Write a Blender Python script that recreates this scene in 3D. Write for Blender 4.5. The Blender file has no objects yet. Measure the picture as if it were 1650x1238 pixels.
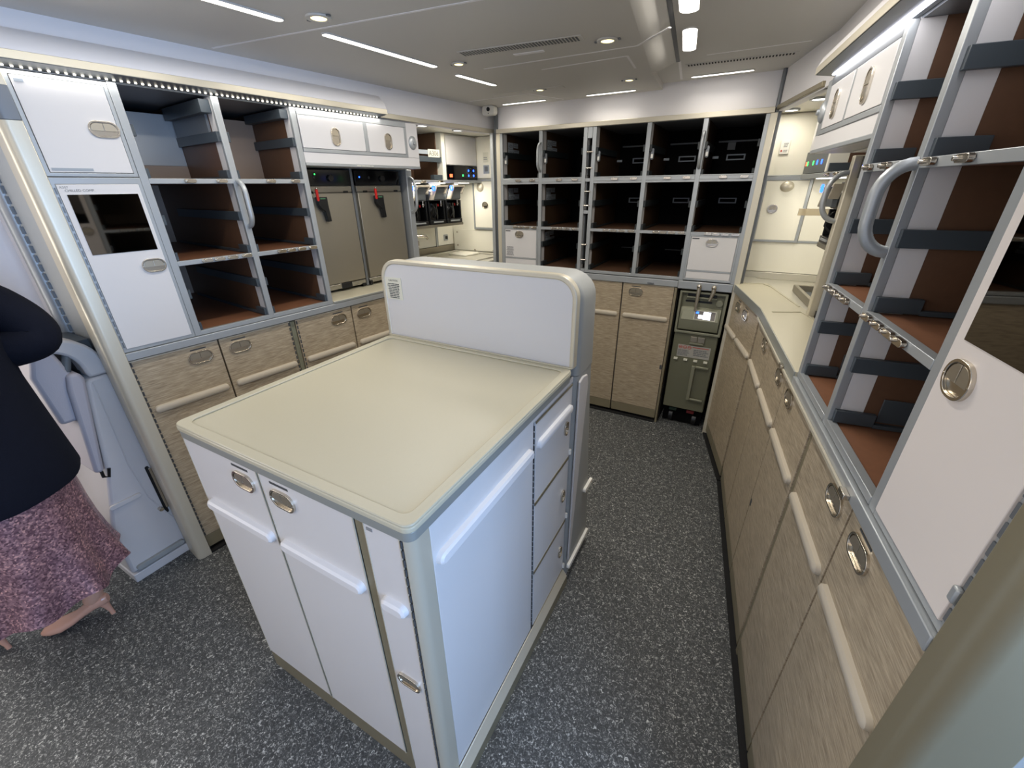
import bpy, bmesh, math, random
from mathutils import Matrix, Vector
random.seed(7)
SC = bpy.context.scene
COL = SC.collection
PI = math.pi

# ------------------------------------------------------------------ materials
def lin(c):
    out = []
    for v in c:
        v = v / 255.0
        out.append(v / 12.92 if v <= .04045 else ((v + .055) / 1.055) ** 2.4)
    return (out[0], out[1], out[2], 1.0)

def mat(name, rgb, rough=.5, metal=0.0, emit=None, estr=0.0, spec=None, noise=0.0, nscale=40.0, bump=0.0, alpha=None):
    m = bpy.data.materials.new(name); m.use_nodes = True
    nt = m.node_tree; b = nt.nodes['Principled BSDF']
    b.inputs['Base Color'].default_value = lin(rgb)
    b.inputs['Roughness'].default_value = rough
    b.inputs['Metallic'].default_value = metal
    if spec is not None: b.inputs['Specular IOR Level'].default_value = spec
    if emit is not None:
        b.inputs['Emission Color'].default_value = lin(emit)
        b.inputs['Emission Strength'].default_value = estr
    if alpha is not None: b.inputs['Alpha'].default_value = alpha
    if noise or bump:
        tc = nt.nodes.new('ShaderNodeTexCoord'); n = nt.nodes.new('ShaderNodeTexNoise')
        n.inputs['Scale'].default_value = nscale; n.inputs['Detail'].default_value = 3
        nt.links.new(tc.outputs['Object'], n.inputs['Vector'])
        if noise:
            mx = nt.nodes.new('ShaderNodeMix'); mx.data_type = 'RGBA'
            c = lin(rgb)
            mx.inputs['A'].default_value = tuple(x * (1 - noise) for x in c[:3]) + (1,)
            mx.inputs['B'].default_value = tuple(min(1, x * (1 + noise)) for x in c[:3]) + (1,)
            nt.links.new(n.outputs['Fac'], mx.inputs['Factor'])
            nt.links.new(mx.outputs['Result'], b.inputs['Base Color'])
        if bump:
            bp = nt.nodes.new('ShaderNodeBump'); bp.inputs['Strength'].default_value = bump
            bp.inputs['Distance'].default_value = .002
            nt.links.new(n.outputs['Fac'], bp.inputs['Height']); nt.links.new(bp.outputs['Normal'], b.inputs['Normal'])
    return m

M = {}
M['white'] = mat('white_laminate', (208, 206, 205), .38, bump=.03, nscale=600)
M['litwhite'] = mat('lit_white_laminate', (220, 212, 206), .38)  # white laminate lightened: light on the right chiller door put into its colour
M['lining'] = mat('wall_lining', (236, 234, 235), .5, bump=.05, nscale=500)
M['ceiling'] = mat('ceiling_panel', (204, 202, 197), .55, bump=.05, nscale=400)
M['cream'] = mat('cream_laminate', (236, 233, 218), .38)
M['trim'] = mat('grey_anodised_trim', (166, 170, 172), .38, .4)
M['trimdark'] = mat('dark_grey_trim', (112, 116, 120), .42, .4)
M['gold'] = mat('champagne_trim', (204, 197, 178), .36, .35)
M['steel'] = mat('stainless_steel', (176, 174, 166), .27, .95, noise=.08, nscale=30)
M['endpanel'] = mat('pale_brushed_panel', (176, 180, 180), .34, .25)
M['steelctr'] = mat('brushed_counter_steel', (206, 203, 190), .32, .45)
M['steelmat'] = mat('satin_steel', (158, 152, 138), .42, .75, noise=.05, nscale=300)
M['chrome'] = mat('polished_nickel', (208, 200, 186), .24, 1.0)
M['nickel'] = mat('nickel_paddle', (176, 167, 150), .36, .8)
M['darkrail'] = mat('charcoal_plastic_rail', (62, 70, 76), .45)
M['railblack'] = mat('black_green_rail', (36, 42, 44), .5)
M['brown'] = mat('brown_liner', (92, 66, 48), .5, noise=.12, nscale=60)
M['brownfl'] = mat('brown_shelf_floor', (122, 82, 58), .5, noise=.12, nscale=60)
M['tan'] = mat('tan_back_panel', (150, 132, 116), .5)
M['shadebrown'] = mat('shaded_brown_liner', (62, 45, 31), .6, spec=.2)  # brown liner darkened, with the dimness of the back bays in its colour
M['black'] = mat('black_plastic', (16, 17, 19), .35)
M['backblack'] = mat('matt_black_panel', (9, 9, 10), .8, spec=.1)
M['blackgl'] = mat('black_gloss', (8, 9, 12), .08)
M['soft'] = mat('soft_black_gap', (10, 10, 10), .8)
M['worktop'] = mat('worktop_sage_cream', (186, 180, 158), .36, noise=.02, nscale=200)
M['worktopedge'] = mat('worktop_grey_edge', (150, 153, 148), .4, .3)
M['bumper'] = mat('beige_bumper_rail', (188, 178, 160), .42)
M['whitebump'] = mat('white_bumper_rail', (220, 219, 220), .4)
M['kick'] = mat('bronze_kick_strip', (150, 141, 116), .4, .5)
M['mirror'] = mat('dark_mirror_glass', (118, 116, 112), .03, 1.0)
M['label'] = mat('label_paper', (214, 212, 196), .6)
M['labelgrey'] = mat('neutral_label', (158, 156, 148), .6)
M['greylabel'] = mat('grey_label', (150, 158, 166), .6)
M['ink'] = mat('label_ink', (66, 68, 70), .7)
M['inkpale'] = mat('pale_ink', (130, 132, 134), .7)
M['red'] = mat('red_plastic', (190, 30, 24), .35)
M['redink'] = mat('red_ink', (170, 80, 70), .6)
M['greenpl'] = mat('green_tab', (70, 120, 84), .4)
M['olive'] = mat('olive_painted_metal', (112, 112, 92), .45, .3)
M['olivelt'] = mat('light_olive_metal', (140, 140, 120), .42, .4)
M['seat'] = mat('grey_seat_shell', (196, 193, 192), .5, bump=.05, nscale=500)
M['cushion'] = mat('grey_seat_leather', (176, 172, 178), .5, bump=.15, nscale=300)
M['greyshell'] = mat('grey_moulded_shell', (152, 154, 152), .48, bump=.04, nscale=500)
M['skin'] = mat('skin', (205, 160, 138), .5)
M['shoe'] = mat('nude_patent_leather', (206, 158, 136), .16)
M['navy'] = mat('navy_wool', (17, 20, 31), .9, noise=.3, nscale=260, bump=.3, spec=.15)
M['hair'] = mat('brown_hair', (60, 42, 30), .6)
M['ivory'] = mat('ivory_plastic', (232, 230, 222), .4)
M['amber'] = mat('amber_clear_plastic', (226, 206, 160), .15, alpha=.55)
M['sillgrey'] = mat('mid_grey_plastic', (92, 96, 98), .5)
M['ledwhite'] = mat('lamp_diffuser', (255, 255, 255), .5, emit=(255, 250, 244), estr=2.6)
M['ledwarm'] = mat('warm_diode', (255, 250, 235), .5, emit=(255, 244, 220), estr=3.0)
M['spotwarm'] = mat('warm_spot_lens', (255, 240, 200), .5, emit=(255, 236, 170), estr=2.0)
M['ledcool'] = mat('cool_strip', (255, 255, 255), .5, emit=(240, 240, 255), estr=3.0)
M['blueled'] = mat('blue_indicator', (20, 60, 255), .5, emit=(40, 90, 255), estr=4.0)
M['greenled'] = mat('green_indicator', (40, 255, 90), .5, emit=(60, 255, 110), estr=2.0)
M['redled'] = mat('orange_indicator', (255, 90, 50), .5, emit=(255, 100, 60), estr=2.0)
M['screen'] = mat('lit_screen', (255, 255, 255), .3, emit=(225, 235, 255), estr=1.5)

def mat_wood():
    m = mat('taupe_wood_laminate', (148, 132, 114), .42)
    nt = m.node_tree; b = nt.nodes['Principled BSDF']
    tc = nt.nodes.new('ShaderNodeTexCoord'); mp = nt.nodes.new('ShaderNodeMapping')
    mp.inputs['Scale'].default_value = (10, 10, 150)
    n = nt.nodes.new('ShaderNodeTexNoise'); n.inputs['Scale'].default_value = 1.6; n.inputs['Detail'].default_value = 6
    n.inputs['Roughness'].default_value = .65; n.inputs['Distortion'].default_value = .6
    r = nt.nodes.new('ShaderNodeValToRGB')
    r.color_ramp.elements[0].position = .3; r.color_ramp.elements[0].color = lin((127, 112, 91))
    r.color_ramp.elements[1].position = .72; r.color_ramp.elements[1].color = lin((196, 181, 155))
    nt.links.new(tc.outputs['Object'], mp.inputs['Vector']); nt.links.new(mp.outputs['Vector'], n.inputs['Vector'])
    nt.links.new(n.outputs['Fac'], r.inputs['Fac']); nt.links.new(r.outputs['Color'], b.inputs['Base Color'])
    return m
M['wood'] = mat_wood()

def mat_floor():
    m = mat('speckled_grey_floor', (70, 72, 73), .62)
    nt = m.node_tree; b = nt.nodes['Principled BSDF']
    tc = nt.nodes.new('ShaderNodeTexCoord')
    n = nt.nodes.new('ShaderNodeTexNoise'); n.inputs['Scale'].default_value = 105; n.inputs['Detail'].default_value = 2.5
    n.inputs['Distortion'].default_value = 1.6
    r = nt.nodes.new('ShaderNodeValToRGB')
    e = r.color_ramp.elements
    e[0].position = .38; e[0].color = lin((48, 50, 51)); e[1].position = .76; e[1].color = lin((214, 214, 208))
    a = e.new(.55); a.color = lin((74, 76, 76)); a = e.new(.62); a.color = lin((126, 127, 124))
    nt.links.new(tc.outputs['Object'], n.inputs['Vector']); nt.links.new(n.outputs['Fac'], r.inputs['Fac'])
    nt.links.new(r.outputs['Color'], b.inputs['Base Color'])
    bp = nt.nodes.new('ShaderNodeBump'); bp.inputs['Strength'].default_value = .25; bp.inputs['Distance'].default_value = .002
    nt.links.new(n.outputs['Fac'], bp.inputs['Height']); nt.links.new(bp.outputs['Normal'], b.inputs['Normal'])
    return m
M['floor'] = mat_floor()

def mat_sequin():
    m = mat('mauve_sequins', (150, 105, 115), .35)
    nt = m.node_tree; b = nt.nodes['Principled BSDF']
    tc = nt.nodes.new('ShaderNodeTexCoord')
    v = nt.nodes.new('ShaderNodeTexVoronoi'); v.inputs['Scale'].default_value = 190
    n = nt.nodes.new('ShaderNodeTexNoise'); n.inputs['Scale'].default_value = 14; n.inputs['Detail'].default_value = 4
    nt.links.new(tc.outputs['Object'], v.inputs['Vector']); nt.links.new(tc.outputs['Object'], n.inputs['Vector'])
    mx = nt.nodes.new('ShaderNodeMix'); mx.data_type = 'FLOAT'; mx.inputs['Factor'].default_value = .38
    sp = nt.nodes.new('ShaderNodeSeparateColor')
    nt.links.new(v.outputs['Color'], sp.inputs['Color'])
    nt.links.new(sp.outputs['Red'], mx.inputs['A']); nt.links.new(n.outputs['Fac'], mx.inputs['B'])
    r = nt.nodes.new('ShaderNodeValToRGB'); e = r.color_ramp.elements
    e[0].position = .12; e[0].color = lin((84, 60, 70)); e[1].position = .90; e[1].color = lin((240, 186, 178))
    a = e.new(.45); a.color = lin((134, 100, 110)); a = e.new(.7); a.color = lin((172, 134, 140))
    nt.links.new(mx.outputs['Result'], r.inputs['Fac']); nt.links.new(r.outputs['Color'], b.inputs['Base Color'])
    b.inputs['Metallic'].default_value = .35
    bp = nt.nodes.new('ShaderNodeBump'); bp.inputs['Strength'].default_value = .9; bp.inputs['Distance'].default_value = .004
    nt.links.new(sp.outputs['Green'], bp.inputs['Height']); nt.links.new(bp.outputs['Normal'], b.inputs['Normal'])
    return m
M['sequin'] = mat_sequin()

# ------------------------------------------------------------------ mesh builder
class MB:
    def __init__(s): s.v = []; s.f = []
    def _add(s, vs, fs):
        o = len(s.v); s.v += [tuple(p) for p in vs]; s.f += [tuple(i + o for i in f) for f in fs]; return s
    def box(s, x0, x1, y0, y1, z0, z1):
        vs = [(x, y, z) for x in (x0, x1) for y in (y0, y1) for z in (z0, z1)]
        return s._add(vs, [(0, 1, 3, 2), (4, 6, 7, 5), (0, 4, 5, 1), (2, 3, 7, 6), (0, 2, 6, 4), (1, 5, 7, 3)])
    def prism(s, pts, a0, a1, plane='xz'):
        n = len(pts); vs = []
        for a in (a0, a1):
            for p, q in pts:
                vs.append((p, a, q) if plane == 'xz' else (p, q, a) if plane == 'xy' else (a, p, q))
        fs = [tuple(range(n)), tuple(range(2 * n - 1, n - 1, -1))]
        fs += [(i, (i + 1) % n, n + (i + 1) % n, n + i) for i in range(n)]
        return s._add(vs, fs)
    def ring(s, outer, inner, a0, a1, plane='xz'):
        n = len(outer); vs = []
        for a in (a0, a1):
            for L in (outer, inner):
                for p, q in L:
                    vs.append((p, a, q) if plane == 'xz' else (p, q, a) if plane == 'xy' else (a, p, q))
        fs = []
        for i in range(n):
            j = (i + 1) % n
            fs += [(i, j, n + j, n + i), (2 * n + i, 3 * n + i, 3 * n + j, 2 * n + j), (i, 2 * n + i, 2 * n + j, j), (n + i, n + j, 3 * n + j, 3 * n + i)]
        return s._add(vs, fs)
    def loft(s, rings, cap=True, closed=True):
        n = len(rings[0]); vs = [p for r in rings for p in r]; fs = []
        for k in range(len(rings) - 1):
            for i in range(n if closed else n - 1):
                j = (i + 1) % n
                fs.append((k * n + i, k * n + j, (k + 1) * n + j, (k + 1) * n + i))
        if cap:
            fs.append(tuple(range(n - 1, -1, -1))); fs.append(tuple((len(rings) - 1) * n + i for i in range(n)))
        return s._add(vs, fs)
    def tube(s, path, r, n=10, cap=True):
        P = [Vector(p) for p in path]; R = r if isinstance(r, (list, tuple)) else [r] * len(P)
        t = (P[1] - P[0]).normalized(); u = t.orthogonal().normalized(); rings = []
        for i, p in enumerate(P):
            a = P[max(0, i - 1)]; b = P[min(len(P) - 1, i + 1)]
            t2 = (b - a).normalized(); u = (u - t2 * u.dot(t2)).normalized(); w = t2.cross(u)
            rings.append([tuple(p + (u * math.cos(2 * PI * k / n) + w * math.sin(2 * PI * k / n)) * R[i]) for k in range(n)])
        return s.loft(rings, cap)
    def cyl(s, c, r, h, axis='z', n=20, r2=None):
        c = Vector(c); d = {'x': Vector((1, 0, 0)), 'y': Vector((0, 1, 0)), 'z': Vector((0, 0, 1))}[axis]
        return s.tube([c, c + d * h], [r, r if r2 is None else r2], n)
    def dome(s, c, rx, rz, dy, n=20, m=5):
        rings = []
        for k in range(m):
            a = k / m * PI / 2
            rings.append([(c[0] + rx * math.cos(a) * math.cos(2 * PI * i / n), c[1] - dy * math.sin(a), c[2] + rz * math.cos(a) * math.sin(2 * PI * i / n)) for i in range(n)])
        rings.append([(c[0] + rx * .03 * math.cos(2 * PI * i / n), c[1] - dy, c[2] + rz * .03 * math.sin(2 * PI * i / n)) for i in range(n)])
        return s.loft(rings)
    def ell(s, c, rx, ry, rz, n=16, m=10):
        rings = []
        for k in range(m + 1):
            a = -PI / 2 + PI * min(max(k / m, .02), .98)
            rings.append([(c[0] + rx * math.cos(a) * math.cos(2 * PI * i / n), c[1] + ry * math.cos(a) * math.sin(2 * PI * i / n), c[2] + rz * math.sin(a)) for i in range(n)])
        return s.loft(rings)

def stad(cx, cz, w, h, n=8, r=None):
    """rounded rectangle outline; r None = fully round ends"""
    r = min(w, h) / 2 if r is None else r
    pts = []
    for k, (sx, sz) in enumerate(((1, 1), (-1, 1), (-1, -1), (1, -1))):
        for i in range(n + 1):
            a = PI / 2 * (k + i / n)
            pts.append((cx + sx * (w / 2 - r) + r * math.cos(a), cz + sz * (h / 2 - r) + r * math.sin(a)))
    return pts

def frame(x, y, z, deg):
    return Matrix.Translation((x, y, z)) @ Matrix.Rotation(math.radians(deg), 4, 'Z')
FL = frame(-2.013, .651, 0, 90 - 6.98)      # left galley face: x towards the back wall, y into the units
FB = frame(0, 2.86, 0, 0)                   # back galley face
FR = frame(.118, 2.32, 0, -90 + 7.2)        # right galley face: x towards the camera
FW = frame(-.035, 2.92, 0, -90 + 14.3)      # short bent end of the right galley
FI = frame(-1.243, .41, 0, 0)               # island front
FIR = frame(-.445, .41, 0, 90)              # island right side
FN = frame(0, 3.2, 0, 0)                    # end faces of the two corner niches
W0 = Matrix.Identity(4)

def finish(me, bevel_smooth=True):
    bm = bmesh.new(); bm.from_mesh(me)
    bmesh.ops.recalc_face_normals(bm, faces=bm.faces)
    bm.to_mesh(me); bm.free()
    for p in me.polygons: p.use_smooth = True
    me.set_sharp_from_angle(angle=math.radians(38))

def make_obj(name, mb, m, inv, fr, bevel):
    me = bpy.data.meshes.new(name)
    T = inv @ fr
    me.from_pydata([tuple(T @ Vector(p)) for p in mb.v], [], mb.f)
    me.materials.append(M[m])
    finish(me)
    o = bpy.data.objects.new(name, me); COL.objects.link(o)
    if bevel:
        b = o.modifiers.new('bevel', 'BEVEL'); b.width = bevel; b.segments = 2; b.limit_method = 'ANGLE'; b.angle_limit = math.radians(40)
        b.harden_normals = False
    return o

class Thing:
    def __init__(s, name, label, cat, fr, base, group=None, kind=None):
        s.fr = fr; s.mw = fr @ Matrix.Translation(base); s.inv = s.mw.inverted()
        s.o = bpy.data.objects.new(name, None); COL.objects.link(s.o); s.o.matrix_world = s.mw
        s.o.empty_display_size = .05
        if kind: s.o['kind'] = kind
        else:
            s.o['label'] = label; s.o['category'] = cat
            if group: s.o['group'] = group
    def part(s, name, mb, m, parent=None, fr=None, bevel=.0012, label=None, kind=None):
        o = make_obj(name, mb, m, s.inv, fr or s.fr, bevel)
        o.parent = parent or s.o
        if label: o['label'] = label
        if kind: o['kind'] = kind
        return o

def single(name, label, cat, mb, m, fr, base, group=None, bevel=.0012):
    mw = fr @ Matrix.Translation(base)
    o = make_obj(name, mb, m, mw.inverted(), fr, bevel); o.matrix_world = mw
    o['label'] = label; o['category'] = cat
    if group: o['group'] = group
    return o

def struct(name, mb, m, fr=W0, bevel=.002, parent=None):
    o = make_obj(name, mb, m, W0, fr, bevel)
    o['kind'] = 'structure'
    if parent: o.parent = parent
    return o

def text_mb(txt, x, z, size, y=-.0015, align='LEFT', vert=False):
    cu = bpy.data.curves.new('lettering', 'FONT'); cu.body = txt; cu.size = size; cu.align_x = align; cu.resolution_u = 2
    ob = bpy.data.objects.new('lettering', cu)
    me = bpy.data.meshes.new_from_object(ob)
    mb = MB()
    mb.v = [(x + v.co.x, y, z + v.co.y) for v in me.vertices]
    mb.f = [tuple(p.vertices) for p in me.polygons]
    bpy.data.objects.remove(ob); bpy.data.curves.remove(cu); bpy.data.meshes.remove(me)
    return mb

def lines_mb(x0, x1, z1, z0, n, y=-.0015, seed=1, centre=False, th=.45):
    """unreadably small print: rows of short dashes"""
    rnd = random.Random(seed); mb = MB(); dz = (z1 - z0) / n
    for i in range(n):
        w = (x1 - x0) * rnd.uniform(.7, 1.0)
        a = (x0 + x1 - w) / 2 if centre else x0
        x = a; zc = z1 - dz * (i + .5)
        while x < a + w:
            k = min(rnd.uniform(.12, .3) * (x1 - x0), a + w - x)
            mb.box(x, x + k * .86, y, y + .0008, zc - dz * th / 2, zc + dz * th / 2); x += k
    return mb

# ------------------------------------------------------------------ shared little pieces
def latch(T, par, x, z, w=.094, h=.055, y=0.0, fr=None, vert=False, seam=True):
    if vert: w, h = h, w
    a = MB().ring(stad(x, z, w, h), stad(x, z, w - .010, h - .010), y - .006, y + .001)
    a.prism(stad(x, z, w - .011, h - .011), y - .0012, y + .001)
    L = T.part('latch', a, 'chrome', par, fr, bevel=.0015)
    p = MB(); iw, ih = w - .014, h - .014
    if vert:
        full = [q for q in stad(x, z, iw, ih)]
        up = [(q[0], max(q[1], z + .004)) for q in full]
        p.prism(up, y - .0045, y - .001)
    else:
        full = stad(x, z, iw, ih)
        l = [(min(q[0], x - .0012), max(q[1], z - ih * .12)) for q in full]
        r = [(max(q[0], x + .0012), max(q[1], z - ih * .12)) for q in full]
        p.prism(l, y - .0045, y - .001); p.prism(r, y - .0045, y - .001)
    T.part('latch_paddle', p, 'nickel', L, fr, bevel=.0008)
    return L

def bumper(T, par, x0, x1, z, m='bumper', h=.032, y=0.0, fr=None, d=.014):
    rings = []
    xc, w = (x0 + x1) / 2, x1 - x0
    for dy, k in ((.0, 0), (-d * .7, .002), (-d, .008)):
        rings.append([(p, y + dy, q) for p, q in stad(xc, z, w - 2 * k, h - 2 * k)])
    return T.part('bumper_rail', MB().loft(rings), m, par, fr, bevel=0)

def turn_latches(T, par, xs, z, y=-.012, m='chrome', fr=None):
    for x in xs:
        a = MB().prism(stad(x, z, .042, .014), y, y + .009)
        a.cyl((x - .012, y + .016, z), .004, -.022, 'y', 8)
        T.part('turn_latch', a, m, par, fr, bevel=.001)

def grab_handle(T, par, x, z0, z1, out=.045, r=.011, m='trim', fr=None, y=0.0, side=0.0):
    pts = []
    n = 8; R = out
    for i in range(n + 1):
        a = PI / 2 * i / n
        pts.append((x + side * math.sin(a), y - R * math.sin(a) + .0, z1 - (R - R * math.cos(a)) * 1.2))
    for i in range(n + 1):
        a = PI / 2 * (1 - i / n)
        pts.append((x + side * math.sin(a), y - R * math.sin(a) + .0, z0 + (R - R * math.cos(a)) * 1.2))
    return T.part('grab_handle', MB().tube(pts, r, 12), m, par, fr, bevel=0)

exec_parts = []
# ------------------------------------------------------------------ the setting
ZC = 2.085
struct('floor', MB().box(-3.1, 1.5, -1.6, 3.7, -.04, 0), 'floor', bevel=0)
def cxl(y): return -.445 - (y - 1.54) * .139
def cxr(y): return -.355 - (y - 1.54) * .12
YC = 2.47
ZR = ZC + .03
ce = MB()
ce.prism([(-3.1, -1.6), (cxl(-1.6), -1.6), (cxl(YC), YC), (-.66, 3.7), (-3.1, 3.7)], ZC, ZC + .03, 'xy')
ceil = struct('ceiling', ce, 'ceiling', bevel=0)
struct('ceiling_right', MB().prism([(cxr(-1.6) + .0165, -1.6), (1.5, -1.6), (1.5, 3.7), (-.66, 3.7), (cxl(YC), YC), (cxr(YC) + .0165, YC)], ZR, ZR + .03, 'xy'), 'ceiling', bevel=0, parent=ceil)
def cove(y0, y1):
    r = []
    for y in (y0, y1):
        a, b = cxl(y), cxr(y)
        r.append([(a, y, ZC), (a + (b - a) * .35, y, ZC + .004), (a + (b - a) * .7, y, ZC + .018), (b, y, ZR), (b, y, ZR + .028), (a, y, ZR + .028)])
    return MB().loft(r)
struct('trim_1', cove(-1.6, YC), 'ceiling', bevel=0, parent=ceil)
gp = MB()
r = []
for y in (-1.6, YC):
    b = cxr(y)
    r.append([(b + .0005, y, ZR - .002), (b + .016, y, ZR - .002), (b + .016, y, ZR + .02), (b + .0005, y, ZR + .02)])
gp.loft(r)
struct('trim_2', gp, 'trimdark', bevel=0, parent=ceil)
# panel joints in the ceiling
jo = MB()
def joint(p, q, w=.005, z=ZC):
    p = Vector((p[0], p[1])); q = Vector((q[0], q[1])); d = (q - p).normalized(); n = Vector((-d.y, d.x)) * w
    jo._add([(p.x - n.x, p.y - n.y, z - .0012), (q.x - n.x, q.y - n.y, z - .0012), (q.x + n.x, q.y + n.y, z - .0012), (p.x + n.x, p.y + n.y, z - .0012),
             (p.x - n.x, p.y - n.y, z + .002), (q.x - n.x, q.y - n.y, z + .002), (q.x + n.x, q.y + n.y, z + .002), (p.x + n.x, p.y + n.y, z + .002)],
            [(0, 1, 2, 3), (7, 6, 5, 4), (0, 4, 5, 1), (1, 5, 6, 2), (2, 6, 7, 3), (3, 7, 4, 0)])
for p, q in (((-1.93, 1.19), (-.49, 1.36)), ((-1.22, 1.99), (-.53, 2.0)), ((-.53, 2.0), (-.385, 1.85)), ((-1.0, 2.14), (-.6, 2.12)), ((-.6, 2.12), (-.62, 2.34)),
             ((-1.3, 2.6), (-1.19, 2.87)), ((-1.72, 2.62), (-1.3, 2.6))):
    joint(p, q, .005)
joint((-.45, 2.46), (-.50, 2.86), .006, ZR); joint((-.33, 2.42), (.06, 2.42), .004, ZR)
struct('ceiling_joints', jo, 'lining', bevel=0, parent=ceil)

# outer shell behind the units
struct('wall_left', MB().box(-.14, 3.4, .92, .96, 0, ZC), 'lining', FL)
struct('wall_back', MB().box(-3.1, 1.5, 3.62, 3.66, 0, ZC), 'lining')
struct('wall_right', MB().box(-1.4, 1.76, .92, .96, 0, ZC), 'lining', FR)
struct('wall_rear_of_cabin', MB().box(-3.1, 1.5, -1.6, -1.56, 0, ZC), 'lining')
# headers between units and ceiling
hd = MB().box(-.115, 2.34, .02, .06, 1.935, ZC + .03)
h1 = struct('wall_left_header', hd, 'lining', FL)
struct('trim_3', MB().box(1.31, 2.33, .0, .022, 1.938, 1.962), 'gold', FL)
hr = MB().box(-.03, 1.80, .02, .06, 1.935, ZR + .01); struct('wall_right_header', hr, 'lining', FR)
struct('wall_right_end_header', MB().box(.0, .62, .02, .06, 1.935, ZR + .01), 'lining', FW)
struct('trim_4', MB().box(.0, .62, .008, .022, 1.940, 1.960), 'kick', FW)
struct('wall_back_header', MB().box(-1.70, -.02, .05, .08, 1.935, ZR + .01), 'lining', FB)
struct('trim_5', MB().box(-1.672, -.02, -.006, .0495, 1.926, 1.952), 'gold', FB)
# uprights of the back unit and the corner posts
struct('trim_6', MB().box(-1.672, -1.643, -.006, .05, .99, 1.926), 'gold', FB)
struct('trim_7', MB().box(-.036, -.004, -.006, .05, .0, 1.926), 'gold', FB)
struct('trim_8', MB().box(-1.71, -1.682, 2.892, 2.905, 0, ZC), 'trimdark')
struct('trim_21', MB().box(-1.735, -1.711, 2.875, 2.93, 0, 1.936), 'trim')
struct('trim_9', MB().tube([(-.012, 2.882, .0), (-.012, 2.882, ZR)], .011, 12).box(-.004, .012, 2.90, 2.94, 1.03, 1.95), 'trimdark')
# big nosed posts that end the side galleys
def post(x0, x1, y0, y1):
    pts = []
    for i in range(13):
        a = PI / 2 + PI * i / 12
        pts.append((x0 + .022 + .022 * math.cos(a), y0 + .022 + .022 * math.sin(a)) if i <= 6 else (x0 + .022 + .022 * math.cos(a), y0 + .022 + .022 * math.sin(a)))
    pts = [(x0, y1), (x0, y0 + .026)] + [(x0 + .026 - .026 * math.cos(PI / 2 * i / 8), y0 + .026 - .026 * math.sin(PI / 2 * i / 8)) for i in range(1, 9)] + [(x1, y0), (x1, y1)]
    return pts
struct('trim_10', MB().prism(post(-.112, -.056, -.018, .10), 0, 1.935, 'xy'), 'gold', FL)
struct('trim_20', MB().prism([(p[0] - (.002 if p[0] < -.06 else 0), p[1] - (.002 if p[1] < .05 else 0)) for p in post(-.112, -.056, -.018, .102)], 1.795, 1.885, 'xy'), 'trimdark', FL)
pr = [(1.742, -.012), (1.742, .09), (1.80, .09), (1.80, .02)] + [(1.775 + .025 * math.cos(a), .013 + .025 * math.sin(a) * 1.0) for a in (0, -.35, -.7, -1.05, -1.4)] 
struct('trim_11', MB().prism([(1.742, .09), (1.742, -.012)] + [(1.772 + .028 * math.sin(PI / 2 * i / 8), .016 - .028 * math.cos(PI / 2 * i / 8)) for i in range(9)] + [(1.80, .09)], 0, 1.935, 'xy'), 'kick', FR)  # darker than the left post: its shaded facing is put into the colour
# end panels of the two side galleys, facing the cross aisle
el = struct('wall_left_end', MB().box(-2.46, -2.05, .575, .61, 0, ZC), 'endpanel')
sl = MB()
for x, z0, z1 in ((-2.185, 1.49, 1.56), (-2.185, 1.40, 1.43), (-2.195, 1.33, 1.40)):
    sl.box(x - .006, x + .006, .572, .576, z0, z1)
struct('panel_slots', sl, 'ink', bevel=0, parent=el)
hg = MB()
for k in range(34): hg.box(-2.37, -2.362, .566, .576, .95 + k * .034, .976 + k * .034)
struct('piano_hinge', hg, 'trimdark', bevel=0, parent=el)
struct('trim_12', MB().tube([(-2.41, .575, 0), (-2.41, .575, ZC)], .028, 14), 'trim')
struct('wall_left_door_side', MB().box(-2.62, -2.44, .578, .62, 0, ZC), 'lining')
struct('wall_right_end', MB().box(.372, 1.24, .555, .60, 0, ZR), 'endpanel')
struct('trim_13', MB().box(.42, 1.2, .551, .556, .585, .595), 'trimdark')
# cabin side walls with the two entry doorways (daylight comes in here)
for nm, x, ya, yb in (('wall_left_cabin', -2.62, -.92, .08), ('wall_right_cabin', 1.2, -.60, .40)):
    w = MB().box(x - .03, x + .03, -1.6, ya, 0, ZR + .01).box(x - .03, x + .03, yb, .62, 0, ZR + .01).box(x - .03, x + .03, ya, yb, 1.97, ZR + .01)
    struct(nm, w, 'lining')

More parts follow.
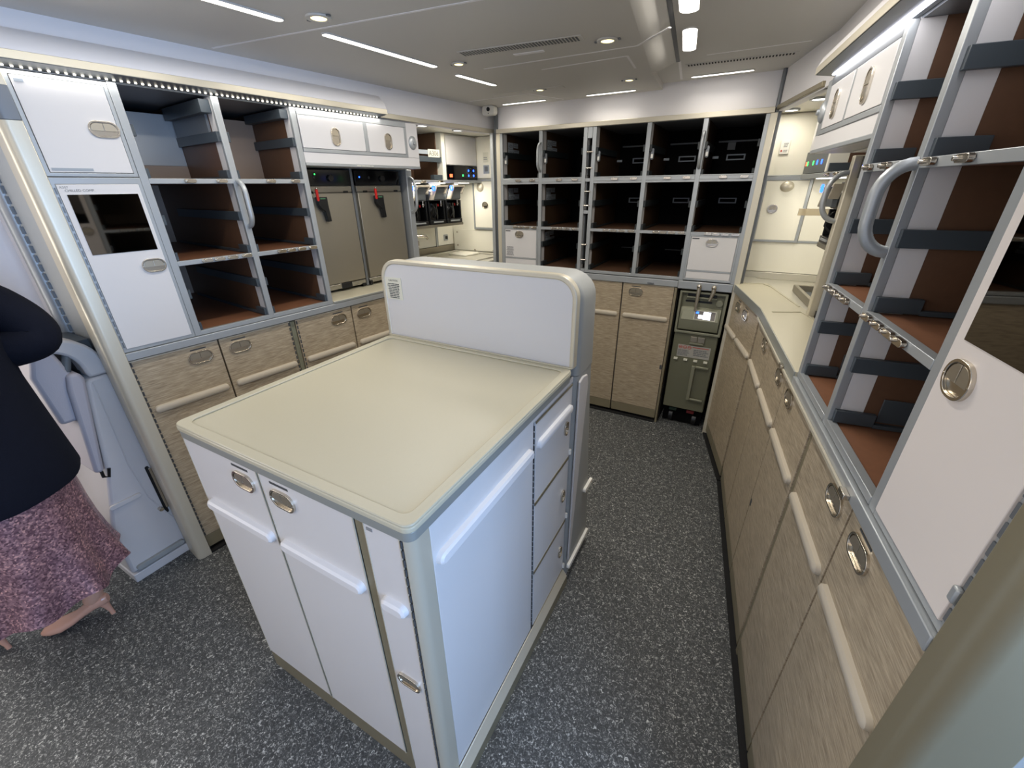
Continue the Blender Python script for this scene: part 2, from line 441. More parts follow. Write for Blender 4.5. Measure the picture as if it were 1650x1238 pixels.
# ------------------------------------------------------------------ galley furniture builders
def rack(name, label, fr, posts, bays, zb, zt, levels, depth, liner='brown', floor='brownfl', back='tan', top_depth=None, sweep=1, rail='darkrail', latch_n=2, skip=()):
    """open box-stowage rack. bays: list of (x0, x1); levels: list of (z_floor, z_ceiling)"""
    T = Thing(name, label, 'storage rack', fr, ((posts[0] + posts[-1]) / 2, 0, zb))
    for x in posts:
        T.part('post', MB().box(x - .0125, x + .0125, -.004, .014, zb, zt), 'trim')
        T.part('post_liner', MB().box(x - .0115, x + .0115, .0142, .062, zb, zt), 'white', bevel=.0005)
        T.part('partition', MB().box(x - .0115, x + .0115, .0622, depth, zb, zt), liner, bevel=0)
    T.part('roof_panel', MB().box(posts[0], posts[-1], .018, depth, zt, zt + .012), 'trimdark', bevel=0)
    T.part('rear_panel', MB().box(posts[0], posts[-1], depth, depth + .01, zb, zt), back, bevel=0)
    for bi, (x0, x1) in enumerate(bays):
        for li, (zf, zcl) in enumerate(levels):
            if (bi, li) in skip: continue
            s = T.part('shelf', MB().box(x0, x1, .014, depth, zf - .013, zf), floor, bevel=0)
            T.part('shelf_edge', MB().box(x0, x1, -.005, .0138, zf - .015, zf + .003), 'trim', s, bevel=.001)
            if li < len(levels):
                w = x1 - x0
                xs = [x0 + w * t for t in ((.45, .84) if li == 0 else (.36, .52, .7, .9))]
                if sweep < 0: xs = [x0 + x1 - t for t in xs]
                if li < 2: turn_latches(T, s, xs, zf - .005, y=-.015)
            for sd in (0, 1):
                xa = x0 if sd == 0 else x1
                e = .013 if sd == 0 else -.013
                a, b = sorted((xa, xa + e))
                T.part('guide_rail', MB().box(a, b, .004, depth * .78, zf + .138, zf + .174), rail, bevel=.001)
                T.part('guide_block', MB().box(a, b, .004, .085, zf + .004, zf + .036), rail, bevel=.001)
                T.part('floor_runner', MB().box(a, b, .085, depth * .9, zf + .002, zf + .012), rail, bevel=.0005)
    return T

def cart_cabinet(label, fr, x0, x1, lx, group=None, depth=.8, hinge=None, lvert=False, lz=.948, hole=False, kz=.10):
    T = Thing('cart_cabinet', label, 'cabinet', fr, ((x0 + x1) / 2, 0, 0), group)
    T.part('carcass', MB().box(x0 + .001, x1 - .001, .024, depth, .03, 1.005), 'trimdark', bevel=0)
    T.part('toe_recess', MB().box(x0 + .002, x1 - .002, .05, depth, 0, .03), 'soft', bevel=0)
    d = T.part('door', MB().box(x0 + .003, x1 - .003, 0, .0235, kz, 1.003), 'wood')
    T.part('kick_plate', MB().box(x0 + .003, x1 - .003, .002, .0235, .03, kz - .003), 'kick')
    ed = MB().box(x0 + .0035, x1 - .0035, -.0008, .004, .9985, 1.003)
    T.part('door_edge_strip', ed, 'gold', d, bevel=0)
    if lx is not None:
        latch(T, d, lx, lz, vert=lvert)
        T.part('placard', MB().box(lx - .03, lx + .03, -.001, .001, lz + .034, lz + .039), 'ink', d, bevel=0)
    bumper(T, d, x0 + .018, x1 - .014, .783)
    if hinge is not None:
        h = MB()
        for k in range(36): h.box(hinge - .003, hinge + .003, -.002, .002, .105 + k * .025, .122 + k * .025)
        T.part('hinge', h, 'ink', d, bevel=0)
    if hole:
        T.part('finger_hole', MB().prism(stad(x0 + .012 if hole < 0 else x1 - .012, .44, .016, .034), -.0012, .001), 'ink', d, bevel=0)
    return T

def oven(label, fr, x0, x1, d, group='galley ovens', detail=1):
    T = Thing('oven', label, 'oven', fr, ((x0 + x1) / 2, d, 1.056), group)
    T.part('casing', MB().box(x0, x1, d + .02, d + .42, 1.066, 1.69), 'steelmat')
    f = T.part('door', MB().box(x0 + .012, x1 - .004, d, d + .0195, 1.10, 1.578), 'steelmat', bevel=.003)
    T.part('lintel_strip', MB().box(x0 + .008, x1 - .004, d + .002, d + .0195, 1.581, 1.612), 'steelmat', bevel=.002)
    s = MB()
    for x in (x0 + .05, x1 - .06): s.box(x, x + .03, d + .0005, d + .004, 1.578, 1.588)
    T.part('hinge_cap', s, 'black', f, bevel=.001)
    c = T.part('control_panel', MB().box(x0 + .005, x1 - .004, d - .002, d + .0195, 1.614, 1.69), 'blackgl')
    T.part('indicator', MB().cyl((x0 + .036, d - .0035, 1.657), .004, .003, 'y', 10), 'blueled', c, bevel=0)
    if detail > 0: T.part('knob', MB().cyl((x0 + .19, d - .014, 1.65), .016, .013, 'y', 18).cyl((x0 + .10, d - .004, 1.655), .008, .003, 'y', 12), 'black', c, bevel=.001)
    if detail > 1: T.part('indicator', MB().cyl((x0 + .105, d - .0035, 1.668), .0035, .003, 'y', 10), 'greenled', c, bevel=0)
    if detail > 0:
        # door handle: curved black grip with a red release
        hx = x0 + (.105 if detail > 1 else .137); hz = 1.578
        P = lambda x, z: (hx + x * .72, hz + (z - 1.578) * .72)
        h = T.part('door_handle', MB().prism([P(-.03, 1.555), P(.045, 1.553), P(.045, 1.50), P(.052, 1.385), P(.022, 1.382), P(.012, 1.455), P(-.012, 1.47), P(-.03, 1.50)], d - .028, d - .001), 'black', f, bevel=.003)
        T.part('release_lever', MB().prism(stad(*P(-.035, 1.568), .013, .060), d - .036, d - .0281), 'red', h, bevel=.002)
        T.part('release_pin', MB().ell((P(-.036, 0)[0], d - .036, P(0, 1.61)[1]), .006, .005, .006), 'chrome', h, bevel=0)
        T.part('handle_tab', MB().box(hx - .009, hx + .02, d - .0295, d - .028, 1.5495, 1.555), 'greenpl', h, bevel=0)
    T.part('sill', MB().box(x0 + .004, x1 - .004, d + .004, d + .0195, 1.068, 1.096), 'steel', bevel=.002)
    ft = MB().box(x0 + .004, x0 + .022, d - .002, d + .03, 1.056, 1.082).box(x0 + .15, x0 + .215, d - .002, d + .03, 1.066, 1.098).box(x1 - .03, x1 - .01, d + .0, d + .03, 1.056, 1.075)
    T.part('foot', ft, 'black')
    return T

def cupboard_door(T, x0, x1, z0, z1, lx, lz, m='white', vert=False, y=0.0, frame_m='trim', par=None):
    T.part('door_frame', MB().ring([(x0, z0), (x1, z0), (x1, z1), (x0, z1)], [(x0 + .011, z0 + .011), (x1 - .011, z0 + .011), (x1 - .011, z1 - .011), (x0 + .011, z1 - .011)], y - .002, y + .02), frame_m)
    d = T.part('door', MB().box(x0 + .0125, x1 - .0125, y - .004, y + .018, z0 + .0125, z1 - .0125), m)
    if lx is not None: latch(T, d, lx, lz, .082, .05, y - .004, vert=vert)
    return d

# ------------------------------------------------------------------ LEFT GALLEY
T = Thing('cupboard', 'white upper cupboard at top of the left galley beside the gold post', 'cupboard', FL, (.07, 0, 1.64))
T.part('body', MB().box(-.052, .184, .021, .45, 1.645, 1.93), 'white', bevel=0)
d = cupboard_door(T, -.054, .1848, 1.645, 1.928, .134, 1.788)
T.part('placard', MB().box(-.036, .066, -.0055, -.0038, 1.662, 1.67), 'greylabel', d, bevel=0)
T.part('placard', MB().box(-.035, -.015, -.0055, -.0038, 1.899, 1.907), 'greylabel', d, bevel=0)

T = Thing('chiller_cabinet', 'white chilled compartment with dark mirrored window beside the gold post on the left', 'cabinet', FL, (.07, 0, 1.04))
T.part('body', MB().box(-.052, .184, .021, .6, 1.04, 1.642), 'white', bevel=0)
T.part('door_frame', MB().ring([(-.054, 1.04), (.1848, 1.04), (.1848, 1.643), (-.054, 1.643)], [(-.044, 1.053), (.174, 1.053), (.174, 1.622), (-.044, 1.622)], -.004, .02), 'trim')
d = T.part('door', MB().box(-.0435, .1735, -.007, .018, 1.0535, 1.6215), 'white')
T.part('window_pane', MB().box(-.027, .162, -.009, -.003, 1.398, 1.591), 'mirror', d, bevel=.0006)
latch(T, d, .133, 1.342, .076, .05, -.007)
T.part('lettering', text_mb('A307', -.038, 1.6095, .010, -.0075), 'inkpale', d, bevel=0)
T.part('lettering', text_mb('CHILLED COMP.', -.028, 1.5995, .0105, -.0075), 'ink', d, bevel=0)
hb = MB()
for k in range(20): hb.box(-.0505, -.0465, -.006, .0, 1.06 + k * .028, 1.08 + k * .028)
T.part('hinge', hb, 'trimdark', d, bevel=0)

LP = [.198, .510, .824]
T = rack('storage_rack', 'grey open box rack of six brown compartments on the left wall', FL, LP, [(.2095, .4985), (.5215, .8125)], 1.04, 1.93, [(1.638, 1.93), (1.341, 1.625), (1.055, 1.328)], .87)
bay = MB().box(.2105, .498, .41, .42, 1.70, 1.90); T.part('inner_panel', bay, 'trim', bevel=.001, label='pale blue-grey inner panel')
T.part('inner_panel', MB().box(.2105, .498, .412, .42, 1.638, 1.70), 'tan', bevel=0)
T.part('inner_panel', MB().box(.522, .812, .36, .37, 1.638, 1.90), 'tan', bevel=0)
T.part('bracket', MB().box(.46, .497, .02, .40, 1.875, 1.92), 'darkrail', label='charcoal roller bracket under the roof')
T.part('bracket', MB().box(.775, .811, .02, .35, 1.885, 1.92), 'darkrail')
T.part('inner_panel', MB().box(.488, .498, .07, .40, 1.80, 1.875), 'trimdark', bevel=0)
T.part('rail_clip', MB().prism(stad(.262, 1.765, .10, .028), .40, .41), 'darkrail')
T.part('catch', MB().box(.5225, .535, .03, .05, 1.74, 1.79), 'trim').location = (0, 0, 0)
grab_handle(T, None, .516, 1.455, 1.632, .042, .0105, 'trim', y=-.004)

struct('trim_14', MB().box(-.056, 2.33, -.014, .02, 1.008, 1.038), 'trim', FL)
T = Thing('worktop', 'narrow sage counter ledge under the left wall ovens', 'worktop', FL, (1.21, .1, 1.0))
T.part('top', MB().box(.838, 1.60, -.012, .62, 1.0385, 1.052), 'worktop')
T.part('edge_strip', MB().box(.838, 1.60, -.016, -.012, 1.04, 1.05), 'worktopedge')

T = Thing('overhead_cabinet', 'white overhead cabinet with two oval latches above the left wall ovens', 'cabinet', FL, (1.2, 0, 1.70))
T.part('body', MB().box(.838, 1.566, .012, .45, 1.70, 1.93), 'white', bevel=.002)
T.part('lower_fascia', MB().box(.84, 1.566, .0, .0118, 1.712, 1.757), 'white')
T.part('frame_rail', MB().box(.84, 1.48, -.004, .0118, 1.757, 1.772), 'trim').location = (0, 0, 0)
T.part('frame_rail', MB().box(.84, 1.48, -.004, .0118, 1.905, 1.93), 'trim')
T.part('frame_rail', MB().box(1.462, 1.48, -.004, .0118, 1.7722, 1.9048), 'trim')
T.part('frame_rail', MB().box(1.192, 1.212, -.004, .0118, 1.7722, 1.9048), 'trim')
for a, b, lx in ((.842, 1.1905, 1.02), (1.2135, 1.4605, 1.342)):
    d = T.part('door', MB().box(a, b, -.005, .0115, 1.7735, 1.9035), 'white')
    latch(T, d, lx, 1.828, .078, .048, -.005, vert=True)
T.part('end_fascia', MB().box(1.4805, 1.566, 0, .0118, 1.7575, 1.93), 'white')
T.part('air_nozzle', MB().dome((1.523, 0, 1.833), .03, .036, .014).cyl((1.523, -.018, 1.833), .009, .01, 'y', 12), 'trim')
T.part('lower_trim', MB().box(.84, 1.566, -.003, .0118, 1.70, 1.7115), 'trim')
T.part('placard', lines_mb(1.12, 1.26, 1.710, 1.702, 1, -.004, 3), 'label', bevel=0)

oven('brushed steel oven on the left wall, next to the open rack', FL, .865, 1.185, .16, detail=2)
oven('brushed steel oven on the left wall, next to the coffee corner', FL, 1.205, 1.54, .16, detail=1)
T = Thing('galley_pillar', 'narrow grey pillar with grab handle right of the left wall ovens', 'pillar', FL, (1.575, .15, 1.05))
T.part('column', MB().box(1.556, 1.60, .12, .62, 1.0525, 1.70), 'trim', bevel=.004)
grab_handle(T, None, 1.576, 1.46, 1.655, .05, .009, 'trim', y=.12, side=.0)
T = Thing('divider_strip', 'dark vertical strip between the two left wall ovens', 'strip', FL, (1.195, .17, 1.056))
T.part('strip', MB().box(1.187, 1.203, .165, .4, 1.056, 1.70), 'trimdark')

for x0, x1, lx, lab, hin in ((-.055, .2595, .178, 'taupe wood-look cart cabinet on the left, nearest the gold post', -.05),
                             (.2605, .588, .34, 'taupe wood-look cart cabinet on the left, second from the gold post', .58),
                             (.612, .9395, .853, 'taupe wood-look cart cabinet on the left, third from the gold post', .62),
                             (.9405, 1.25, 1.018, 'taupe wood-look cart cabinet on the left, half hidden behind the island splash panel', None)):
    cart_cabinet(lab, FL, x0, x1, lx, 'cart cabinets of the left galley', hinge=hin)
struct('trim_15', MB().box(.589, .611, .004, .1, 0, 1.0), 'olivelt', FL)
struct('wall_left_lower', MB().box(1.251, 2.33, .004, .5, .03, 1.005), 'wood', FL)

# LED strip light under the left header
T = Thing('strip_light', 'long strip of tiny bright diodes under the left header', 'light', FL, (.5, 0, 1.94))
prof = [(-.055, 1.949), (-.055, 1.972), (-.045, 1.995), (-.008, 2.03), (.018, 2.036), (.018, 1.94), (-.002, 1.941)]
T.part('housing', MB().prism(prof, -.115, 1.315, 'yz'), 'lining', bevel=.002)
T.part('edge_band', MB().box(-.116, 1.316, -.0575, -.0552, 1.946, 1.969), 'gold')
T.part('channel', MB().prism([(-.054, 1.9475), (.016, 1.9385), (.016, 1.936), (-.054, 1.945)], -.112, 1.31, 'yz'), 'trimdark', bevel=0)
dm = MB()
for k in range(72):
    x = -.108 + k * .0196
    dm.box(x, x + .006, -.007, -.002, 1.9345, 1.9385)
T.part('diode_row', dm, 'ledwarm', bevel=0)

# coffee corner, left
T = Thing('wall_unit', 'upper wall unit with dark touch panel in the left coffee corner', 'wall unit', FL, (2.1, .35, 1.64))
T.part('body', MB().box(2.155, 2.53, .368, .66, 1.648, 1.955), 'cream', bevel=0)
T.part('shelf_rail', MB().box(1.603, 2.53, .315, .67, 1.628, 1.647), 'trim')
d = T.part('panel', MB().box(2.17, 2.515, .352, .3675, 1.752, 1.945), 'white')
c = T.part('control_panel', MB().box(2.168, 2.517, .350, .3675, 1.652, 1.748), 'blackgl')
for x, z in ((2.41, 1.716), (2.47, 1.716), (2.41, 1.68), (2.47, 1.68)):
    T.part('button', MB().box(x - .006, x + .006, .3485, .3505, z - .007, z + .007), 'blueled', c, bevel=0)
T.part('button', MB().box(2.335, 2.348, .3485, .3505, 1.674, 1.688), 'greenled', c, bevel=0)
T.part('button', MB().box(2.193, 2.222, .3485, .3505, 1.668, 1.69), 'redled', c, bevel=0)
T.part('button_frame', MB().ring(stad(2.415, 1.716, .054, .036, 3, .004), stad(2.415, 1.716, .05, .032, 3, .004), .349, .3505), 'trimdark', c, bevel=0)
T.part('post', MB().box(2.118, 2.154, .345, .66, 1.648, 1.955), 'cream')
T.part('bay_liner', MB().box(1.603, 2.1175, .648, .66, 1.648, 1.955).box(2.108, 2.1175, .40, .648, 1.648, 1.955), 'brown', bevel=0)
T.part('bay_panel', MB().box(1.603, 2.04, .58, .59, 1.80, 1.955), 'sillgrey', bevel=0)
T.part('guide_rail', MB().box(1.70, 2.117, .352, .39, 1.765, 1.80), 'darkrail')
T.part('guide_block', MB().box(2.03, 2.117, .352, .39, 1.65, 1.682), 'darkrail')
T.part('placard', MB().box(1.985, 2.10, .3495, .3518, 1.795, 1.845), 'label', bevel=0)
T.part('lettering', text_mb('A306', 1.992, 1.804, .044, .349), 'ink', bevel=0)
T.part('placard', MB().box(1.86, 1.983, .3495, .3518, 1.812, 1.838), 'greylabel', bevel=0)
turn_latches(T, None, (1.88, 2.05), 1.638, y=.305)
for x in (1.80, 2.05, 2.32):
    T.part('lamp_lens', MB().box(x - .06, x + .06, .325, .375, 1.6245, 1.6285), 'ledwhite', bevel=0)
struct('wall_left_niche', MB().box(1.603, 2.75, .66, .69, 1.05, 1.96), 'cream', FL)
struct('wall_left_niche_ceiling', MB().box(1.567, 2.6, .023, .70, 1.957, 1.975), 'cream', FL)
for i, x in enumerate((1.77, 2.10)):
    T = Thing('downlight', ('round white downlight over the left coffee corner, nearer the overhead cabinet', 'round white downlight over the left coffee corner, nearer the back wall')[i], 'light', FL, (x, .16, 1.957))
    T.part('bezel', MB().ring(stad(x, .16, .082, .082, 8), stad(x, .16, .064, .064, 8), 1.948, 1.958, 'xy'), 'trim')
    T.part('lens', MB().prism(stad(x, .16, .063, .063, 8), 1.950, 1.956, 'xy'), 'ledwhite', bevel=0)

def coffee_maker(label, fr, x, d, zt, zb, w=.165, group='coffee makers'):
    T = Thing('coffee_maker', label, 'coffee maker', fr, (x, d, zb), group)
    T.part('body', MB().box(x - w / 2, x + w / 2, d + .07, d + .28, zb + .012, zt), 'backblack', bevel=.004)
    T.part('side_cheek', MB().box(x - w / 2, x - w / 2 + .012, d, d + .0698, zb + .0302, zt - .11), 'black', bevel=.003)
    T.part('side_cheek', MB().box(x + w / 2 - .012, x + w / 2, d, d + .0698, zb + .0302, zt - .11), 'black', bevel=.003)
    T.part('base_tray', MB().box(x - w / 2, x + w / 2, d - .006, d + .0695, zb, zb + .03), 'black', bevel=.003)
    T.part('drip_grille', MB().box(x - w * .3, x + w * .3, d - .012, d + .01, zb + .012, zb + .022), 'trim')
    hd = T.part('brew_head', MB().prism([(d - .01, zt - .045), (d + .0698, zt - .02), (d + .0698, zt - .108), (d + .0, zt - .108)], x - w * .46, x + w * .46, 'yz'), 'sillgrey', bevel=.004)
    T.part('face_plate', MB().box(x - w / 2, x + w / 2, d + .02, d + .0698, zt - .02, zt), 'black', bevel=.001)
    up = [(x - w * .52, zt - .10), (x - w * .22, zt - .004), (x + w * .52, zt - .004), (x + w * .32, zt - .066)]
    dn = [(x + w * .29, zt - .058), (x + w * .44, zt - .017), (x - w * .19, zt - .017), (x - w * .46, zt - .102)]
    T.part('lid', MB().prism(up + dn, d - .05, d - .0102, 'xz'), 'bumper', bevel=.0015)
    T.part('lid_panel', MB().prism([(x - w * .45, zt - .098), (x - w * .19, zt - .0175), (x + w * .43, zt - .0175), (x + w * .29, zt - .056), (x + w * .29, zt - .098)], d - .03, d - .0102, 'xz'), 'sillgrey', hd, bevel=.001)
    T.part('power_light', MB().ring(stad(x - w * .43, zt - .024, .030, .034, 4, .009), stad(x - w * .43, zt - .024, .017, .021, 4, .005), d - .056, d - .0505), 'blueled', hd, bevel=0)
    T.part('tap', MB().cyl((x + w * .38, d + .02, zt - .15), .008, .07, 'z', 10).cyl((x + w * .28, d + .012, zt - .135), .006, .03, 'x', 8), 'chrome')
    T.part('tap_tip', MB().box(x + w * .2, x + w * .3, d + .03, d + .045, zt - .15, zt - .132), 'red', bevel=.002)
    # glass jug
    rings = []
    for z, r in ((zb + .031, .055), (zb + .06, .064), (zb + .10, .06), (zb + .13, .045), (zb + .145, .043)):
        rings.append([(x + r * math.cos(2 * PI * i / 18), d + .052 + min(r, .036) * math.sin(2 * PI * i / 18), z) for i in range(18)])
    T.part('jug', MB().loft(rings), 'blackgl', bevel=0)
    T.part('jug_handle', MB().tube([(x - w * .22, d + .016, zb + .135), (x - w * .2, d - .008, zb + .115), (x - w * .17, d - .012, zb + .075), (x - w * .15, d + .014, zb + .05)], .006, 8), 'black', bevel=0)
    return T
for i, lab in enumerate(('black coffee maker with blue light, nearest the left wall ovens', 'black coffee maker with blue light, middle of the three', 'black coffee maker with blue light, nearest the back corner')):
    coffee_maker(lab, FL, 1.845 + i * .185, .35, 1.618, 1.345, .168)
T = Thing('maker_bracket', 'steel shelf carrying the three coffee makers', 'shelf', FL, (2.03, .36, 1.31))
T.part('plate', MB().box(1.745, 2.31, .345, .658, 1.325, 1.344), 'steelmat', bevel=.003)
T = Thing('backsplash', 'cream splash panels below the left coffee makers', 'panel', FL, (2.1, .655, 1.08))
T.part('panel', MB().box(1.62, 2.28, .645, .659, 1.14, 1.31), 'cream')
T.part('panel', MB().box(2.31, 2.50, .645, .659, 1.14, 1.31), 'cream')
T.part('upstand', MB().box(1.605, 2.51, .640, .659, 1.086, 1.136), 'steelmat')
T.part('joint_strip', MB().box(2.283, 2.307, .643, .659, 1.136, 1.32), 'trim')
T = Thing('power_outlet', 'small black socket on the cream splash panel beside the coffee makers', 'outlet', FL, (2.40, .645, 1.20))
T.part('plate', MB().prism(stad(2.40, 1.20, .05, .05, 3, .006), .639, .6448), 'trim')
T.part('socket', MB().box(2.39, 2.42, .637, .6392, 1.187, 1.212), 'black')
T = Thing('sink_counter', 'stainless draining counter in the left coffee corner', 'counter', FL, (2.1, .35, 1.05))
T.part('slab', MB().box(1.602, 2.52, .0, .639, 1.0395, 1.080), 'steelctr')
T.part('rim', MB().ring([(1.62, .08), (2.50, .08), (2.50, .62), (1.62, .62)], [(1.66, .12), (2.46, .12), (2.46, .58), (1.66, .58)], 1.080, 1.088, 'xy'), 'steelctr', bevel=.003)
T.part('cover', MB().box(2.27, 2.44, .30, .50, 1.0802, 1.094), 'cream', bevel=.006)
T = Thing('faucet', 'chrome tap with thick ribbed column at the left coffee corner sink', 'faucet', FL, (1.72, .30, 1.088))
col = MB()
for k in range(5):
    a = 2 * PI * k / 5; col.cyl((1.72 + .022 * math.cos(a), .30 + .022 * math.sin(a), 1.088), .014, .13, 'z', 12)
T.part('column', col, 'steel', bevel=0)
T.part('spout', MB().tube([(1.72, .30, 1.22), (1.72, .30, 1.265), (1.735, .295, 1.285), (1.78, .28, 1.285), (1.815, .268, 1.28), (1.825, .265, 1.262)], .0085, 10), 'chrome', bevel=0)
T.part('lever', MB().tube([(1.70, .29, 1.23), (1.695, .27, 1.26), (1.69, .26, 1.30)], .008, 8).cyl((1.74, .28, 1.225), .012, .03, 'z', 10), 'chrome', bevel=0)

# side face of the left corner niche
struct('wall_left_niche_side', MB().box(-2.50, -1.735, .02, .06, 1.05, 1.96), 'cream', FN)
T = Thing('wall_cabinet', 'tall narrow cream cabinet with dome vent and oval latch, left corner side wall', 'cabinet', FN, (-2.0, 0, 1.28))
T.part('frame', MB().ring([(-2.11, 1.27), (-1.80, 1.27), (-1.80, 1.652), (-2.11, 1.652)], [(-2.098, 1.284), (-1.812, 1.284), (-1.812, 1.64), (-2.098, 1.64)], -.006, .0195), 'trim')
d = T.part('door', MB().box(-2.096, -1.814, -.004, .0195, 1.286, 1.638), 'cream')
T.part('dome_vent', MB().dome((-2.035, -.004, 1.597), .034, .036, .016), 'gold', d, bevel=0)
latch(T, d, -1.992, 1.462, .056, .05, -.004)
T = Thing('side_panel', 'cream side panel with two small notices, left coffee corner', 'panel', FN, (-2.0, 0, 1.655))
p = T.part('panel', MB().box(-2.10, -1.80, 0, .0195, 1.662, 1.952), 'cream')
T.part('notice', MB().box(-1.998, -1.95, -.002, 0, 1.775, 1.845), 'label', p, bevel=0)
T.part('print', lines_mb(-1.992, -1.956, 1.815, 1.79, 2, -.003, 5), 'inkpale', p, bevel=0)
T.part('notice', MB().box(-1.998, -1.945, -.002, 0, 1.695, 1.755), 'greylabel', p, bevel=0)
T.part('print', MB().prism(stad(-1.972, 1.728, .03, .036, 3, .004), -.003, -.001), 'trimdark', p, bevel=0)
T = Thing('lower_panel', 'plain cream splash panel with corner studs, left coffee corner side wall', 'panel', FN, (-2.1, 0, 1.09))
p = T.part('panel', MB().box(-2.34, -1.80, .006, .0195, 1.09, 1.262), 'cream')
st = MB()
for x, z in ((-2.30, 1.24), (-2.30, 1.13), (-2.12, 1.10), (-1.93, 1.10)): st.cyl((x, .001, z), .007, .006, 'y', 10)
T.part('stud', st, 'nickel', p, bevel=0)
T = Thing('ceiling_camera', 'small white camera pod under the ceiling at the left back corner', 'camera', W0, (-1.70, 2.83, 2.01))
T.part('pod', MB().prism(stad(-1.70, 2.058, .095, .056, 5, .02), 2.80, 2.852), 'ivory', bevel=.006)
T.part('lens', MB().cyl((-1.695, 2.795, 2.063), .012, .008, 'y', 16).cyl((-1.695, 2.797, 2.04), .003, .004, 'y', 8), 'black', bevel=0)
# ------------------------------------------------------------------ BACK GALLEY
BP = [-1.637, -1.335, -1.028, -.970, -.642, -.340, -.043]
BB = [(-1.6245, -1.3475), (-1.3225, -1.0405), (-.9575, -.6545), (-.6295, -.3525), (-.3275, -.0555)]
T = rack('storage_rack', 'grey open box rack with dark compartments across the back wall', FB, BP, BB, 1.05, 1.925,
         [(1.640, 1.925), (1.337, 1.617), (1.065, 1.318)], .56, liner='shadebrown', floor='brown', back='backblack', rail='railblack', skip={(0, 2), (4, 2)})
for x0, x1 in BB:
    T.part('shelf_fascia', MB().box(x0, x1, -.0045, .0138, 1.612, 1.6245), 'trim')
    T.part('shelf_fascia', MB().box(x0, x1, -.0045, .0138, 1.6435, 1.650), 'trim')
T.part('slot_fascia', MB().box(-1.0145, -.9835, -.003, .02, 1.865, 1.925), 'trim')
for z in (1.632, 1.44, 1.062):
    T.part('slot_divider', MB().box(-1.0145, -.9835, -.002, .05, z - .01, z + .01), 'trim')
for z0 in (1.66, 1.475, 1.10):
    T.part('slot_liner', MB().box(-1.0145, -1.0085, .02, .3, z0, z0 + (.17 if z0 > 1.4 else .32)), 'trimdark')
for z in (1.79, 1.70, 1.565, 1.48, 1.235, 1.135):
    T.part('slot_peg', MB().cyl((-.978, -.012, z), .0055, -.032, 'x', 10).cyl((-.978, -.012, z), .005, .012, 'y', 8), 'chrome', bevel=0)
for b, r in ((2, 0), (3, 0), (4, 0), (2, 1), (3, 1), (4, 1), (2, 2), (3, 2)):
    xc = (BB[b][0] + BB[b][1]) / 2 + .0; zc = (1.757, 1.497, 1.285)[r]
    T.part('vent_frame', MB().ring([(xc - .055, zc - .017), (xc + .055, zc - .017), (xc + .055, zc + .017), (xc - .055, zc + .017)],
                                   [(xc - .047, zc - .010), (xc + .047, zc - .010), (xc + .047, zc + .010), (xc - .047, zc + .010)], .552, .56), 'greylabel', bevel=0)
for b in (2, 3, 4):
    xc = (BB[b][0] + BB[b][1]) / 2
    T.part('rear_rail', MB().box(BB[b][0] + .02, BB[b][1], .535, .56, 1.843, 1.852), 'sillgrey', bevel=0)
    T.part('placard', MB().box(xc - .125, xc - .09, .40, .402, 1.745, 1.758), 'greylabel', bevel=0)
T.part('placard', MB().box(-.25, -.205, .545, .56, 1.80, 1.85), 'sillgrey', bevel=0)
for b in (2, 3):
    T.part('rear_rail', MB().box(BB[b][0] + .08, BB[b][1], .535, .56, 1.158, 1.163), 'sillgrey', bevel=0)
for b in range(5):
    T.part('catch', MB().prism(stad(BB[b][0] + .016, 1.765, .018, .06), .015, .03), 'trimdark').location = (0, 0, 0)
    T.part('catch_button', MB().box(BB[b][0] + .010, BB[b][0] + .022, .008, .0145, 1.742, 1.764), 'ivory')
# big bay numbers on the left inner walls
FS = {}
for b, r, n in ((0, 0, 'A301'), (1, 0, 'A302'), (0, 1, 'A307'), (1, 1, 'A308'), (1, 2, 'A314')):
    x = BB[b][0] + .001; zc = (1.842, 1.552, 1.262)[r]
    fr = frame(x, 2.86 + .072, 0, 90)
    T.part('placard', MB().box(0, .075, -.0015, -.0003, zc - .002, zc + .036).box(0, .080, -.0015, -.0003, zc - .045, zc - .004), 'greylabel', fr=fr, bevel=0)
    T.part('placard', MB().box(.083, .150, -.0015, -.0003, zc + .006, zc + .036).box(.083, .165, -.0015, -.0003, zc - .045, zc - .006), 'greylabel', fr=fr, bevel=0)
    t = text_mb(n, .006, zc + .004, .030, -.0025); t2 = text_mb(n + 'A', .004, zc - .038, .030, -.0025); t._add(t2.v, t2.f)
    T.part('lettering', t, 'ink', fr=fr, bevel=0)
    T.part('print', lines_mb(.09, .145, zc + .034, zc + .010, 2, -.0025, 4)._add(*(lambda q: (q.v, q.f))(lines_mb(.09, .158, zc - .008, zc - .042, 3, -.0025, 6))), 'trimdark', fr=fr, bevel=0)
grab_handle(T, None, BP[1], 1.69, 1.855, .045, .0085, 'trim', y=-.004)
grab_handle(T, None, BP[5], 1.685, 1.86, .045, .0085, 'trim', y=-.004)

